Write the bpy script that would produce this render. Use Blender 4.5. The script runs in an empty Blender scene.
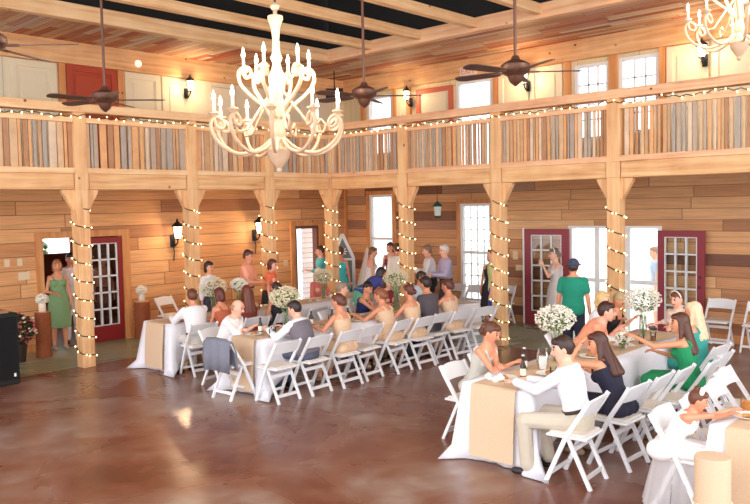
import bpy, bmesh, math, random
from mathutils import Vector as V, Matrix
random.seed(7)
C = bpy.context.scene.collection
PI = math.pi
R = math.radians
sc = bpy.context.scene
sc.view_settings.view_transform = 'Standard'
sc.view_settings.look = 'None'
sc.view_settings.gamma = 1
sc.view_settings.use_curve_mapping = False
sc.view_settings.exposure = 0.47

# ------------------------------------------------------------------ materials
def lin(c):
    c = c / 255.0
    return c / 12.92 if c <= .04045 else ((c + .055) / 1.055) ** 2.4
def rgb(r, g, b): return (lin(r), lin(g), lin(b), 1)
MATS = {}
def mat(name, col, rough=.6, metal=0, emit=None, es=0, noise=0, nscale=20, sheen=0, spec=.5, bump=0):
    if name in MATS: return MATS[name]
    m = bpy.data.materials.new(name); m.use_nodes = True
    nt = m.node_tree; b = nt.nodes['Principled BSDF']
    b.inputs['Base Color'].default_value = col
    b.inputs['Roughness'].default_value = rough
    b.inputs['Metallic'].default_value = metal
    b.inputs['Specular IOR Level'].default_value = spec
    if sheen: b.inputs['Sheen Weight'].default_value = sheen
    if emit:
        b.inputs['Emission Color'].default_value = emit
        b.inputs['Emission Strength'].default_value = es
    if noise or bump:
        tc = nt.nodes.new('ShaderNodeTexCoord')
        n = nt.nodes.new('ShaderNodeTexNoise'); n.inputs['Scale'].default_value = nscale; n.inputs['Detail'].default_value = 4
        nt.links.new(tc.outputs['Object'], n.inputs['Vector'])
        if noise:
            mx = nt.nodes.new('ShaderNodeMix'); mx.data_type = 'RGBA'
            mx.inputs[6].default_value = tuple(min(1, c * (1 - noise)) for c in col[:3]) + (1,)
            mx.inputs[7].default_value = tuple(min(1, c * (1 + noise)) for c in col[:3]) + (1,)
            nt.links.new(n.outputs['Fac'], mx.inputs[0]); nt.links.new(mx.outputs[2], b.inputs['Base Color'])
        if bump:
            bp = nt.nodes.new('ShaderNodeBump'); bp.inputs['Strength'].default_value = bump; bp.inputs['Distance'].default_value = .01
            nt.links.new(n.outputs['Fac'], bp.inputs['Height']); nt.links.new(bp.outputs['Normal'], b.inputs['Normal'])
    MATS[name] = m
    return m
def mnode(nt, op, a, b=None, c=None):
    n = nt.nodes.new('ShaderNodeMath'); n.operation = op
    for i, v in enumerate((a, b, c)):
        if v is None: continue
        if isinstance(v, (int, float)): n.inputs[i].default_value = v
        else: nt.links.new(v, n.inputs[i])
    return n.outputs[0]
def ramp(nt, fac, cols):
    r = nt.nodes.new('ShaderNodeValToRGB')
    el = r.color_ramp.elements
    while len(el) < len(cols): el.new(.5)
    for i, (p, c) in enumerate(cols): el[i].position = p; el[i].color = c
    nt.links.new(fac, r.inputs[0])
    return r.outputs[0]
def plank_mat(name, u, v, width, length, cols, rough=.65, gap=.03, grain=.35, seed=0.0, gapdark=.35):
    """boards running along axis u, stacked along axis v (world metres)"""
    m = bpy.data.materials.new(name); m.use_nodes = True
    nt = m.node_tree; L = nt.links; b = nt.nodes['Principled BSDF']
    g = nt.nodes.new('ShaderNodeNewGeometry'); s = nt.nodes.new('ShaderNodeSeparateXYZ'); L.new(g.outputs['Position'], s.inputs[0])
    U, W = s.outputs[u], s.outputs[v]
    row = mnode(nt, 'DIVIDE', mnode(nt, 'ADD', W, seed), width); rf = mnode(nt, 'FLOOR', row)
    wn = nt.nodes.new('ShaderNodeTexWhiteNoise'); wn.noise_dimensions = '1D'; L.new(rf, wn.inputs['W'])
    col = mnode(nt, 'ADD', mnode(nt, 'DIVIDE', U, length), mnode(nt, 'MULTIPLY', wn.outputs[0], 7.3)); cf = mnode(nt, 'FLOOR', col)
    cb = nt.nodes.new('ShaderNodeCombineXYZ'); L.new(rf, cb.inputs[0]); L.new(cf, cb.inputs[1])
    w2 = nt.nodes.new('ShaderNodeTexWhiteNoise'); w2.noise_dimensions = '3D'; L.new(cb.outputs[0], w2.inputs['Vector'])
    base = ramp(nt, w2.outputs[0], cols)
    cv = nt.nodes.new('ShaderNodeCombineXYZ')
    L.new(mnode(nt, 'MULTIPLY', U, 1.5), cv.inputs[0]); L.new(mnode(nt, 'MULTIPLY', W, 28), cv.inputs[1]); L.new(mnode(nt, 'MULTIPLY', w2.outputs[0], 30), cv.inputs[2])
    n = nt.nodes.new('ShaderNodeTexNoise'); n.inputs['Scale'].default_value = 1; n.inputs['Detail'].default_value = 5; L.new(cv.outputs[0], n.inputs['Vector'])
    gr = mnode(nt, 'ADD', mnode(nt, 'MULTIPLY', mnode(nt, 'SUBTRACT', n.outputs['Fac'], .5), grain * 2.2), 1)
    fr = mnode(nt, 'FRACT', row); e = mnode(nt, 'LESS_THAN', fr, gap)
    fc = mnode(nt, 'FRACT', col); e2 = mnode(nt, 'LESS_THAN', fc, gap * width / length * 1.2)
    ed = mnode(nt, 'MAXIMUM', e, e2)
    k = mnode(nt, 'MULTIPLY', gr, mnode(nt, 'SUBTRACT', 1, mnode(nt, 'MULTIPLY', ed, 1 - gapdark)))
    vm = nt.nodes.new('ShaderNodeVectorMath'); vm.operation = 'SCALE'; L.new(base, vm.inputs[0]); L.new(k, vm.inputs['Scale'])
    L.new(vm.outputs[0], b.inputs['Base Color']); b.inputs['Roughness'].default_value = rough
    bp = nt.nodes.new('ShaderNodeBump'); bp.inputs['Strength'].default_value = .5; bp.inputs['Distance'].default_value = .01
    L.new(mnode(nt, 'SUBTRACT', n.outputs['Fac'], mnode(nt, 'MULTIPLY', ed, 2)), bp.inputs['Height']); L.new(bp.outputs[0], b.inputs['Normal'])
    return m
def timber(name, axis, c1, c2, rough=.6):
    m = bpy.data.materials.new(name); m.use_nodes = True
    nt = m.node_tree; L = nt.links; b = nt.nodes['Principled BSDF']
    g = nt.nodes.new('ShaderNodeNewGeometry'); mp = nt.nodes.new('ShaderNodeMapping')
    s = [14, 14, 14]; s[axis] = .8; mp.inputs['Scale'].default_value = s
    L.new(g.outputs['Position'], mp.inputs[0])
    n = nt.nodes.new('ShaderNodeTexNoise'); n.inputs['Scale'].default_value = 1; n.inputs['Detail'].default_value = 6; n.inputs['Distortion'].default_value = .6
    L.new(mp.outputs[0], n.inputs['Vector'])
    n2 = nt.nodes.new('ShaderNodeTexNoise'); n2.inputs['Scale'].default_value = 3.2; L.new(g.outputs['Position'], n2.inputs['Vector'])
    mx = mnode(nt, 'ADD', mnode(nt, 'MULTIPLY', n.outputs['Fac'], .75), mnode(nt, 'MULTIPLY', n2.outputs['Fac'], .25))
    vor = nt.nodes.new('ShaderNodeTexVoronoi'); vor.inputs['Scale'].default_value = 2.3; L.new(g.outputs['Position'], vor.inputs['Vector'])
    knot = mnode(nt, 'LESS_THAN', vor.outputs['Distance'], .055)
    c = ramp(nt, mnode(nt, 'SUBTRACT', mx, mnode(nt, 'MULTIPLY', knot, .3)), [(.15, rgb(120, 66, 36)), (.38, c1), (.62, c2)])
    L.new(c, b.inputs['Base Color']); b.inputs['Roughness'].default_value = rough
    bp = nt.nodes.new('ShaderNodeBump'); bp.inputs['Strength'].default_value = .35; bp.inputs['Distance'].default_value = .01
    L.new(n.outputs['Fac'], bp.inputs['Height']); L.new(bp.outputs[0], b.inputs['Normal'])
    return m

M_wallA = plank_mat('planks_left', 0, 2, .245, 2.9, [(0, rgb(204, 140, 90)), (.3, rgb(226, 164, 108)), (.6, rgb(236, 178, 122)), (.9, rgb(214, 150, 98)), (1, rgb(184, 124, 82))], gap=.05)
M_wallB = plank_mat('planks_right', 1, 2, .2, 2.4, [(0, rgb(122, 80, 62)), (.16, rgb(166, 112, 80)), (.3, rgb(208, 150, 102)), (.6, rgb(226, 172, 122)), (.82, rgb(200, 142, 100)), (.92, rgb(150, 110, 92)), (1, rgb(236, 186, 136))], gap=.05, seed=.07)
M_soffit = plank_mat('reclaimed_boards', 1, 0, .15, 1.3, [(0, rgb(150, 70, 44)), (.15, rgb(186, 104, 68)), (.35, rgb(196, 142, 104)), (.6, rgb(214, 178, 140)), (.75, rgb(206, 190, 172)), (.88, rgb(172, 84, 54)), (1, rgb(232, 206, 172))], gap=.08, grain=.6)
M_under = plank_mat('underside_boards', 1, 0, .2, 3, [(0, rgb(96, 62, 46)), (1, rgb(130, 84, 60))])
M_tz = timber('timber_upright', 2, rgb(224, 166, 114), rgb(242, 196, 144))
M_tx = timber('timber_along_x', 0, rgb(218, 160, 108), rgb(242, 196, 142))
M_ty = timber('timber_along_y', 1, rgb(218, 160, 108), rgb(242, 196, 142))
M_rx = timber('rail_wood_x', 0, rgb(230, 176, 124), rgb(248, 208, 160))
M_ry = timber('rail_wood_y', 1, rgb(228, 168, 126), rgb(246, 200, 156))
M_cas = timber('casing_wood', 2, rgb(206, 134, 78), rgb(226, 162, 102))
M_cream = plank_mat('cream_panelling', 2, 0, .62, 6, [(0, rgb(226, 212, 184)), (.5, rgb(234, 222, 196)), (1, rgb(216, 206, 184))], gap=.02, grain=.1, gapdark=.6)
M_cream2 = plank_mat('cream_panelling_side', 2, 1, .62, 6, [(0, rgb(226, 206, 158)), (.5, rgb(234, 216, 176)), (1, rgb(216, 200, 160))], gap=.02, grain=.1, gapdark=.6)
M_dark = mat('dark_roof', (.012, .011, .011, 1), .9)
M_white = mat('white_paint', rgb(238, 236, 236), .35)
M_resin = mat('white_resin', rgb(240, 238, 240), .35)
M_pad = mat('cream_vinyl', rgb(232, 220, 208), .5)
M_red = mat('red_door_paint', rgb(140, 30, 32), .45)
M_red2 = mat('maroon_door_paint', rgb(146, 50, 62), .45)
M_redup = mat('brick_red_paint', rgb(178, 66, 36), .5)
M_coralf = mat('coral_red_frame', rgb(204, 104, 76), .5)
M_black = mat('black_metal', rgb(30, 27, 26), .45)
M_cable = mat('dark_cable', rgb(60, 46, 30), .6)
M_blackbox = mat('black_cabinet', rgb(22, 20, 22), .7)
M_bronze = mat('bronze', rgb(92, 58, 44), .45, .4)
M_blade = mat('fan_blade_wood', rgb(84, 54, 46), .5, noise=.2, nscale=8)
M_iron = mat('cream_iron', rgb(204, 170, 140), .5, noise=.18, nscale=14)
M_candle = mat('candle_sleeve', rgb(250, 240, 220), .5)
M_bulb = mat('warm_bulb', (1, .9, .7, 1), .4, emit=(1, .84, .62, 1), es=14)
M_fairy = mat('fairy_bulb', (1, .9, .6, 1), .4, emit=(1, .82, .42, 1), es=5)
M_lamp = mat('frosted_lamp', (1, .95, .85, 1), .4, emit=(1, .82, .58, 1), es=6)
M_cloth = mat('white_linen', rgb(238, 234, 240), .8, noise=.03, nscale=6)
M_burlap = mat('burlap', rgb(220, 188, 156), .95, noise=.14, nscale=90, bump=.3)
M_stone = mat('pale_concrete', rgb(220, 216, 210), .8, noise=.06, nscale=3)
M_leaf = mat('leaf_green', rgb(92, 120, 70), .6, noise=.3, nscale=10)
M_stem = mat('stem_green', rgb(120, 150, 92), .6)
M_bloom = mat('white_blossom', rgb(244, 238, 222), .7)
M_bloomc = mat('cream_blossom', rgb(232, 222, 190), .7)
M_pink = mat('pink_blossom', rgb(220, 110, 104), .7)
M_log = mat('log_bark', rgb(150, 80, 46), .85, noise=.35, nscale=16, bump=.6)
M_logtop = mat('log_end', rgb(206, 160, 110), .8, noise=.15, nscale=20)
M_food = mat('bread_crust', rgb(200, 140, 76), .7, noise=.3, nscale=40)
M_plate = mat('plate_white', rgb(244, 242, 238), .25)
M_napkin = mat('napkin_white', rgb(246, 243, 240), .8)
M_bottle = mat('dark_bottle', rgb(46, 24, 18), .15)
M_labelm = mat('cream_label', rgb(238, 230, 210), .6)
M_siding = plank_mat('grey_siding', 0, 2, .13, 5, [(0, rgb(196, 196, 200)), (1, rgb(212, 212, 216))], gap=.1, grain=.05)
M_plastic = mat('switch_plastic', rgb(230, 206, 170), .5)
M_lace = mat('patterned_grey', rgb(190, 196, 196), .7, noise=.3, nscale=12)

def glass_mat():
    m = bpy.data.materials.new('clear_glass'); m.use_nodes = True
    nt = m.node_tree; nt.nodes.clear()
    o = nt.nodes.new('ShaderNodeOutputMaterial'); t = nt.nodes.new('ShaderNodeBsdfTransparent'); g = nt.nodes.new('ShaderNodeBsdfGlossy')
    t.inputs[0].default_value = (.95, .97, .96, 1); g.inputs['Roughness'].default_value = .03
    f = nt.nodes.new('ShaderNodeFresnel'); f.inputs[0].default_value = 1.45
    x = nt.nodes.new('ShaderNodeMixShader'); nt.links.new(f.outputs[0], x.inputs[0]); nt.links.new(t.outputs[0], x.inputs[1]); nt.links.new(g.outputs[0], x.inputs[2]); nt.links.new(x.outputs[0], o.inputs[0])
    return m
M_glass = glass_mat()
def sheer_mat():
    m = bpy.data.materials.new('sheer_tulle'); m.use_nodes = True
    nt = m.node_tree; nt.nodes.clear()
    o = nt.nodes.new('ShaderNodeOutputMaterial'); t = nt.nodes.new('ShaderNodeBsdfTransparent'); d = nt.nodes.new('ShaderNodeBsdfDiffuse'); tr = nt.nodes.new('ShaderNodeBsdfTranslucent')
    d.inputs[0].default_value = rgb(246, 240, 240); tr.inputs[0].default_value = rgb(240, 234, 234)
    a = nt.nodes.new('ShaderNodeMixShader'); a.inputs[0].default_value = .3; nt.links.new(d.outputs[0], a.inputs[1]); nt.links.new(tr.outputs[0], a.inputs[2])
    x = nt.nodes.new('ShaderNodeMixShader'); x.inputs[0].default_value = .62; nt.links.new(t.outputs[0], x.inputs[1]); nt.links.new(a.outputs[0], x.inputs[2]); nt.links.new(x.outputs[0], o.inputs[0])
    return m
M_tulle = sheer_mat()
def floor_mat():
    m = bpy.data.materials.new('stained_concrete'); m.use_nodes = True
    nt = m.node_tree; L = nt.links; b = nt.nodes['Principled BSDF']
    g = nt.nodes.new('ShaderNodeNewGeometry')
    def noise(scale, det, dist=0, sx=1, sy=1):
        mp = nt.nodes.new('ShaderNodeMapping'); mp.inputs['Scale'].default_value = (sx, sy, 1); L.new(g.outputs['Position'], mp.inputs[0])
        n = nt.nodes.new('ShaderNodeTexNoise'); n.inputs['Scale'].default_value = scale; n.inputs['Detail'].default_value = det; n.inputs['Distortion'].default_value = dist
        L.new(mp.outputs[0], n.inputs['Vector']); return n.outputs['Fac']
    n1 = noise(.55, 6, .8); n2 = noise(2.4, 5, .3)
    k = mnode(nt, 'ADD', mnode(nt, 'MULTIPLY', n1, .65), mnode(nt, 'MULTIPLY', n2, .35))
    brown = ramp(nt, k, [(.3, rgb(94, 46, 32)), (.42, rgb(118, 66, 48)), (.5, rgb(130, 84, 66)), (.57, rgb(142, 108, 94)), (.66, rgb(164, 142, 130))])
    green = ramp(nt, k, [(.35, rgb(134, 136, 108)), (.6, rgb(156, 158, 128)), (.75, rgb(172, 174, 150))])
    s = nt.nodes.new('ShaderNodeSeparateXYZ'); L.new(g.outputs['Position'], s.inputs[0])
    X, Y = s.outputs[0], s.outputs[1]
    a = mnode(nt, 'MULTIPLY', mnode(nt, 'GREATER_THAN', Y, 11.95), mnode(nt, 'LESS_THAN', mnode(nt, 'SUBTRACT', X, mnode(nt, 'MULTIPLY', mnode(nt, 'SUBTRACT', Y, 12), .3)), 7.3))
    c = mnode(nt, 'MULTIPLY', mnode(nt, 'GREATER_THAN', X, 11.35), mnode(nt, 'MULTIPLY', mnode(nt, 'GREATER_THAN', Y, 5.9), mnode(nt, 'LESS_THAN', Y, 9.6)))
    mk = mnode(nt, 'MAXIMUM', a, c)
    mx = nt.nodes.new('ShaderNodeMix'); mx.data_type = 'RGBA'; L.new(mk, mx.inputs[0]); L.new(brown, mx.inputs[6]); L.new(green, mx.inputs[7])
    L.new(mx.outputs[2], b.inputs['Base Color'])
    L.new(mnode(nt, 'ADD', mnode(nt, 'MULTIPLY', n1, .15), .2), b.inputs['Roughness'])
    b.inputs['Specular IOR Level'].default_value = .55
    return m
M_floor = floor_mat()

# ------------------------------------------------------------------ mesh helpers
class MB:
    def __init__(s): s.v = []; s.f = []
    def add(s, vs, fs):
        o = len(s.v); s.v += [V(p) for p in vs]; s.f += [tuple(i + o for i in f) for f in fs]; return s
    def box(s, c, d, rot=None):
        x, y, z = d[0] / 2, d[1] / 2, d[2] / 2
        vs = [V((a, b, e)) for a in (-x, x) for b in (-y, y) for e in (-z, z)]
        if rot is not None: vs = [rot @ p for p in vs]
        return s.add([p + V(c) for p in vs], [(0, 1, 3, 2), (4, 6, 7, 5), (0, 4, 5, 1), (2, 3, 7, 6), (0, 2, 6, 4), (1, 5, 7, 3)])
    def bb(s, a, b): return s.box([(a[i] + b[i]) / 2 for i in range(3)], [abs(b[i] - a[i]) for i in range(3)])
    def bar(s, a, b, w, h, side=None):
        a = V(a); b = V(b); d = (b - a); L = d.length; d.normalize()
        sd = V(side).normalized() if side is not None else (d.cross(V((0, 0, 1))) if abs(d.z) < .95 else V((1, 0, 0))).normalized()
        up = sd.cross(d).normalized(); sd = d.cross(up).normalized()
        vs = [p + sd * i * w / 2 + up * j * h / 2 for p in (a, b) for i, j in ((-1, -1), (1, -1), (1, 1), (-1, 1))]
        return s.add(vs, [(3, 2, 1, 0), (4, 5, 6, 7), (0, 1, 5, 4), (1, 2, 6, 5), (2, 3, 7, 6), (3, 0, 4, 7)])
    def tube(s, pts, r, n=8, cap=True, closed=False):
        pts = [V(p) for p in pts]; rs = r if isinstance(r, (list, tuple)) else [r] * len(pts)
        rings = []; prev = None
        for i, p in enumerate(pts):
            a = pts[max(i - 1, 0)]; b = pts[min(i + 1, len(pts) - 1)]; d = (b - a)
            d = d.normalized() if d.length > 1e-9 else V((0, 0, 1))
            if prev is None: x = d.orthogonal().normalized()
            else:
                x = prev - d * prev.dot(d); x = x.normalized() if x.length > 1e-6 else d.orthogonal().normalized()
            prev = x; y = d.cross(x)
            rings.append([p + (x * math.cos(2 * PI * k / n) + y * math.sin(2 * PI * k / n)) * rs[i] for k in range(n)])
        return s.loft(rings, cap)
    def loft(s, rings, cap=True):
        n = len(rings[0]); vs = [p for r in rings for p in r]; fs = []
        for i in range(len(rings) - 1):
            for k in range(n):
                a = i * n + k; b = i * n + (k + 1) % n; fs.append((a, b, b + n, a + n))
        if cap: fs.append(tuple(range(n - 1, -1, -1))); fs.append(tuple((len(rings) - 1) * n + k for k in range(n)))
        return s.add(vs, fs)
    def lathe(s, prof, c=(0, 0, 0), n=16, cap=True):
        return s.loft([[V((c[0] + r * math.cos(2 * PI * k / n), c[1] + r * math.sin(2 * PI * k / n), c[2] + z)) for k in range(n)] for r, z in prof], cap)
    def ell(s, c, r, rot=None, n=12, m=8):
        c = V(c); rings = []
        for i in range(1, m):
            t = PI * i / m
            ring = []
            for k in range(n):
                p = V((r[0] * math.sin(t) * math.cos(2 * PI * k / n), r[1] * math.sin(t) * math.sin(2 * PI * k / n), -r[2] * math.cos(t)))
                ring.append(c + (rot @ p if rot is not None else p))
            rings.append(ring)
        a = V((0, 0, -r[2])); b = V((0, 0, r[2]))
        if rot is not None: a = rot @ a; b = rot @ b
        vs = [p for q in rings for p in q] + [c + a, c + b]; fs = []
        for i in range(m - 2):
            for k in range(n): fs.append((i * n + k, i * n + (k + 1) % n, (i + 1) * n + (k + 1) % n, (i + 1) * n + k))
        A = len(vs) - 2; B = len(vs) - 1
        for k in range(n): fs.append((A, (k + 1) % n, k)); fs.append((B, (m - 2) * n + k, (m - 2) * n + (k + 1) % n))
        return s.add(vs, fs)
    def cap(s, a, ra, b, rb, n=10):
        a = V(a); b = V(b); d = b - a
        d = d.normalized() if d.length > 1e-6 else V((0, 0, 1))
        pts, rs = [], []
        for t in (-80, -50, -20): pts.append(a + d * ra * math.sin(R(t))); rs.append(ra * math.cos(R(t)))
        pts.append(a); rs.append(ra); pts.append(b); rs.append(rb)
        for t in (20, 50, 80): pts.append(b + d * rb * math.sin(R(t))); rs.append(rb * math.cos(R(t)))
        x = d.orthogonal().normalized(); y = d.cross(x)
        return s.loft([[p + (x * math.cos(2 * PI * k / n) + y * math.sin(2 * PI * k / n)) * q for k in range(n)] for p, q in zip(pts, rs)])
    def mesh(s, name):
        me = bpy.data.meshes.new(name); me.from_pydata([tuple(p) for p in s.v], [], s.f); me.update(); return me
    def build(s, name, m, parent=None, smooth=False, bevel=0):
        me = s.mesh(name)
        bm = bmesh.new(); bm.from_mesh(me)
        bmesh.ops.recalc_face_normals(bm, faces=bm.faces)
        if bevel: bmesh.ops.bevel(bm, geom=list(bm.edges), offset=bevel, segments=1, affect='EDGES', clamp_overlap=True)
        bm.to_mesh(me); bm.free()
        me.materials.append(m)
        if smooth:
            for p in me.polygons: p.use_smooth = True
            if smooth != 'all':
                try: me.set_sharp_from_angle(angle=R(40))
                except Exception: pass
        o = bpy.data.objects.new(name, me); C.objects.link(o)
        if parent: o.parent = parent
        return o
def tag(o, label=None, cat=None, group=None, kind=None):
    if label: o['label'] = label
    if cat: o['category'] = cat
    if group: o['group'] = group
    if kind: o['kind'] = kind
    return o
def empty(name, loc, rz=0, label=None, cat=None, group=None):
    o = bpy.data.objects.new(name, None); C.objects.link(o); o.location = loc; o.rotation_euler = (0, 0, rz)
    o.empty_display_size = .1
    return tag(o, label, cat, group)
def struct(mb, name, m, parent=None, **k):
    o = mb.build(name, m, parent, **k)
    if parent is None: o['kind'] = 'structure'
    return o
def copy_tree(o, loc, rz, label, group=None):
    c = o.copy(); C.objects.link(c); c.location = loc; c.rotation_euler = (0, 0, rz); c['label'] = label
    if group: c['group'] = group
    for ch in list(o.children):
        d = ch.copy(); C.objects.link(d); d.parent = c
        for g in list(ch.children):
            e = g.copy(); C.objects.link(e); e.parent = d
    return c
def Rz(a): return Matrix.Rotation(a, 3, 'Z')
def Rx(a): return Matrix.Rotation(a, 3, 'X')
def Ry(a): return Matrix.Rotation(a, 3, 'Y')

# ------------------------------------------------------------------ camera (fitted to the photograph)
yaw, pitch, roll, H = .7497, .0599, -.0206, 2.5
F = V((math.cos(yaw) * math.cos(pitch), math.sin(yaw) * math.cos(pitch), -math.sin(pitch)))
Rt = V((math.sin(yaw), -math.cos(yaw), 0)); Up = Rt.cross(F)
R2 = Rt * math.cos(roll) + Up * math.sin(roll); U2 = Up * math.cos(roll) - Rt * math.sin(roll)
cd = bpy.data.cameras.new('camera'); cam = bpy.data.objects.new('camera', cd); C.objects.link(cam)
cd.sensor_width = 36; cd.lens = 775.16 / 750 * 36; cd.clip_end = 200
mw = Matrix((R2, U2, -F)).transposed().to_4x4(); mw.translation = V((0, 0, H)); cam.matrix_world = mw
sc.camera = cam

# ------------------------------------------------------------------ setting
XW, YW, XB, YA, ZS = 13.88, 13.9, 11.41, 11.87, 5.6
X0, Y0 = -1.5, -3.0
def wall(name, axis, plane, t, u0, u1, z0, z1, holes, m):
    us = sorted({u0, u1} | {h[0] for h in holes} | {h[1] for h in holes}); zs = sorted({z0, z1} | {h[2] for h in holes} | {h[3] for h in holes})
    mb = MB()
    for i in range(len(us) - 1):
        # merge vertical runs
        j = 0
        while j < len(zs) - 1:
            uc = (us[i] + us[i + 1]) / 2; zc = (zs[j] + zs[j + 1]) / 2
            if any(h[0] < uc < h[1] and h[2] < zc < h[3] for h in holes): j += 1; continue
            k = j
            while k + 1 < len(zs) - 1 and not any(h[0] < uc < h[1] and h[2] < (zs[k + 1] + zs[k + 2]) / 2 < h[3] for h in holes): k += 1
            a = (us[i], plane, zs[j]); b = (us[i + 1], plane + t, zs[k + 1])
            if axis == 'y': a = (plane, us[i], zs[j]); b = (plane + t, us[i + 1], zs[k + 1])
            mb.bb(a, b); j = k + 1
    return struct(mb, name, m)
f = MB(); f.bb((X0, Y0, -.1), (XW + .15, YW + .15, 0)); struct(f, 'floor', M_floor)
g = MB(); g.bb((-12, -14, -.2), (36, 36, -.12)); struct(g, 'ground', M_stone)
doorA = (6.13, 7.66, 0, 2.02); doorS = (12.14, 12.9, 0, 2.05)
wall('wall_left', 'x', YW, .15, X0, XW + .15, 0, 3.1, [doorA, doorS], M_wallA)
wall('wall_upper_left', 'x', YW, .15, X0, XW + .15, 3.1, 6.0, [], M_cream)
wb1 = (12.3, 13.08, .62, 2.76); wb2 = (9.5, 10.32, .35, 2.5); dB = (5.83, 7.61, 0, 1.97)
wall('wall_right', 'y', XW, .15, Y0, YW, 0, 3.1, [wb1, wb2, dB], M_wallB)
uw1 = (12.27, 13.08, 3.7, 5.13); uw2 = (9.44, 10.38, 3.13, 5.16); uw3 = (6.8, 7.51, 3.68, 5.13); uw4 = (5.84, 6.6, 3.74, 5.15)
wall('wall_upper_right', 'y', XW, .15, Y0, YW, 3.1, 6.0, [uw1, uw2, uw3, uw4], M_cream2)
# soffit over the gallery, L-shaped
s = MB(); s.bb((X0, YA, ZS), (XW, YW, ZS + .08)); s.bb((XB, Y0, ZS), (XW, YA, ZS + .08)); struct(s, 'ceiling', M_soffit)
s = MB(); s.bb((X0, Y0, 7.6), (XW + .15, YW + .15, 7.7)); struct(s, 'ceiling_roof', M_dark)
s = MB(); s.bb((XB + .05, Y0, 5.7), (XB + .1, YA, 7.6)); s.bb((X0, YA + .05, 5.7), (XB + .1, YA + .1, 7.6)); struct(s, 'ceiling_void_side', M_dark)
# gallery deck
s = MB(); s.bb((X0, YA - .02, 3.04), (XW, YW, 3.12)); s.bb((XB - .02, Y0, 3.04), (XW, YA - .02, 3.12)); struct(s, 'floor_gallery', M_under)
# trim beams of the soffit opening and the wall tops
s = MB(); s.bb((X0, YA - .12, 5.5), (XB + .1, YA + .04, 5.74)); struct(s, 'trim_1', M_rx)
s = MB(); s.bb((XB - .1, Y0, 5.5), (XB + .06, YA - .12, 5.74)); struct(s, 'trim_2', M_ry)
s = MB(); s.bb((X0, YW - .12, 5.2), (XW, YW, ZS)); struct(s, 'trim_3', M_tx)
s = MB(); s.bb((XW - .12, Y0, 5.22), (XW, YW - .12, ZS)); struct(s, 'trim_4', M_ty)
# upper wall posts
tn = 5
def trim(a, b, m):
    global tn
    s = MB(); s.bb(a, b); struct(s, 'trim_%d' % tn, m); tn += 1
for x in (6.62, 7.78): trim((x - .06, YW - .06, 3.12), (x + .06, YW, 5.2), M_cas)
for y, w in ((13.2, .1), (12.14, .09), (11.7, .08), (9.32, .1), (7.64, .12), (6.7, .16), (5.76, .1)): trim((XW - .07, y - w / 2, 3.12), (XW, y + w / 2, 5.22), M_cas)
trim((XW - .06, 3.1, 3.12), (XW, 3.2, 5.22), M_cas)
# corner timber in the lower room
trim((XW - .06, YW - .06, 0), (XW, YW, 3.04), M_cas)
s = MB(); s.bb((X0, YW - .03, 0), (6.03, YW, .14)); s.bb((7.9, YW - .03, 0), (12.0, YW, .14)); struct(s, 'baseboard_left', M_cas)
s = MB(); s.bb((XW - .03, Y0, 0), (XW, 5.7, .14)); s.bb((XW - .03, 7.7, 0), (XW, YW, .14)); struct(s, 'baseboard_right', M_cas)

# joists across the void
jg = 'timber joists crossing the open ceiling'
jl = {10.56: 'pale timber ceiling joist nearest the corner of the opening', 9.31: 'pale timber ceiling joist, second out from the corner, behind the large chandelier top',
      8.06: 'pale timber ceiling joist, third from the corner, ending above the middle fan', 6.76: 'pale timber ceiling joist ending above the framed red opening',
      5.5: 'pale timber ceiling joist, rightmost, above the right-hand fan'}
for y, l in jl.items():
    s = MB(); s.bb((X0, y - .065, 5.56), (XB - .1, y + .065, 5.72)); tag(s.build('ceiling_joist', M_rx), l, 'beam', jg)
# roof truss webs in the dark
for i, (x, y) in enumerate(((9.2, 8.9), (11.0, 6.2))):
    t = empty('roof_truss', (x, y, 6.0), 0, ['dark roof truss web seen past the joists above the middle fan', 'dark roof truss web seen in the rightmost gap between joists'][i], 'truss')
    for a, b in (((-2, 0, 1.45), (2, 0, 1.45)), ((-2, 0, .0), (2, 0, .0)), ((-.6, 0, 0), (-.1, 0, 1.45)), ((.5, 0, 0), (-.1, 0, 1.45))):
        MB().bar(a, b, .05, .09).build('truss_member', mat('dark_steel', rgb(56, 44, 40), .7), t)

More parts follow.
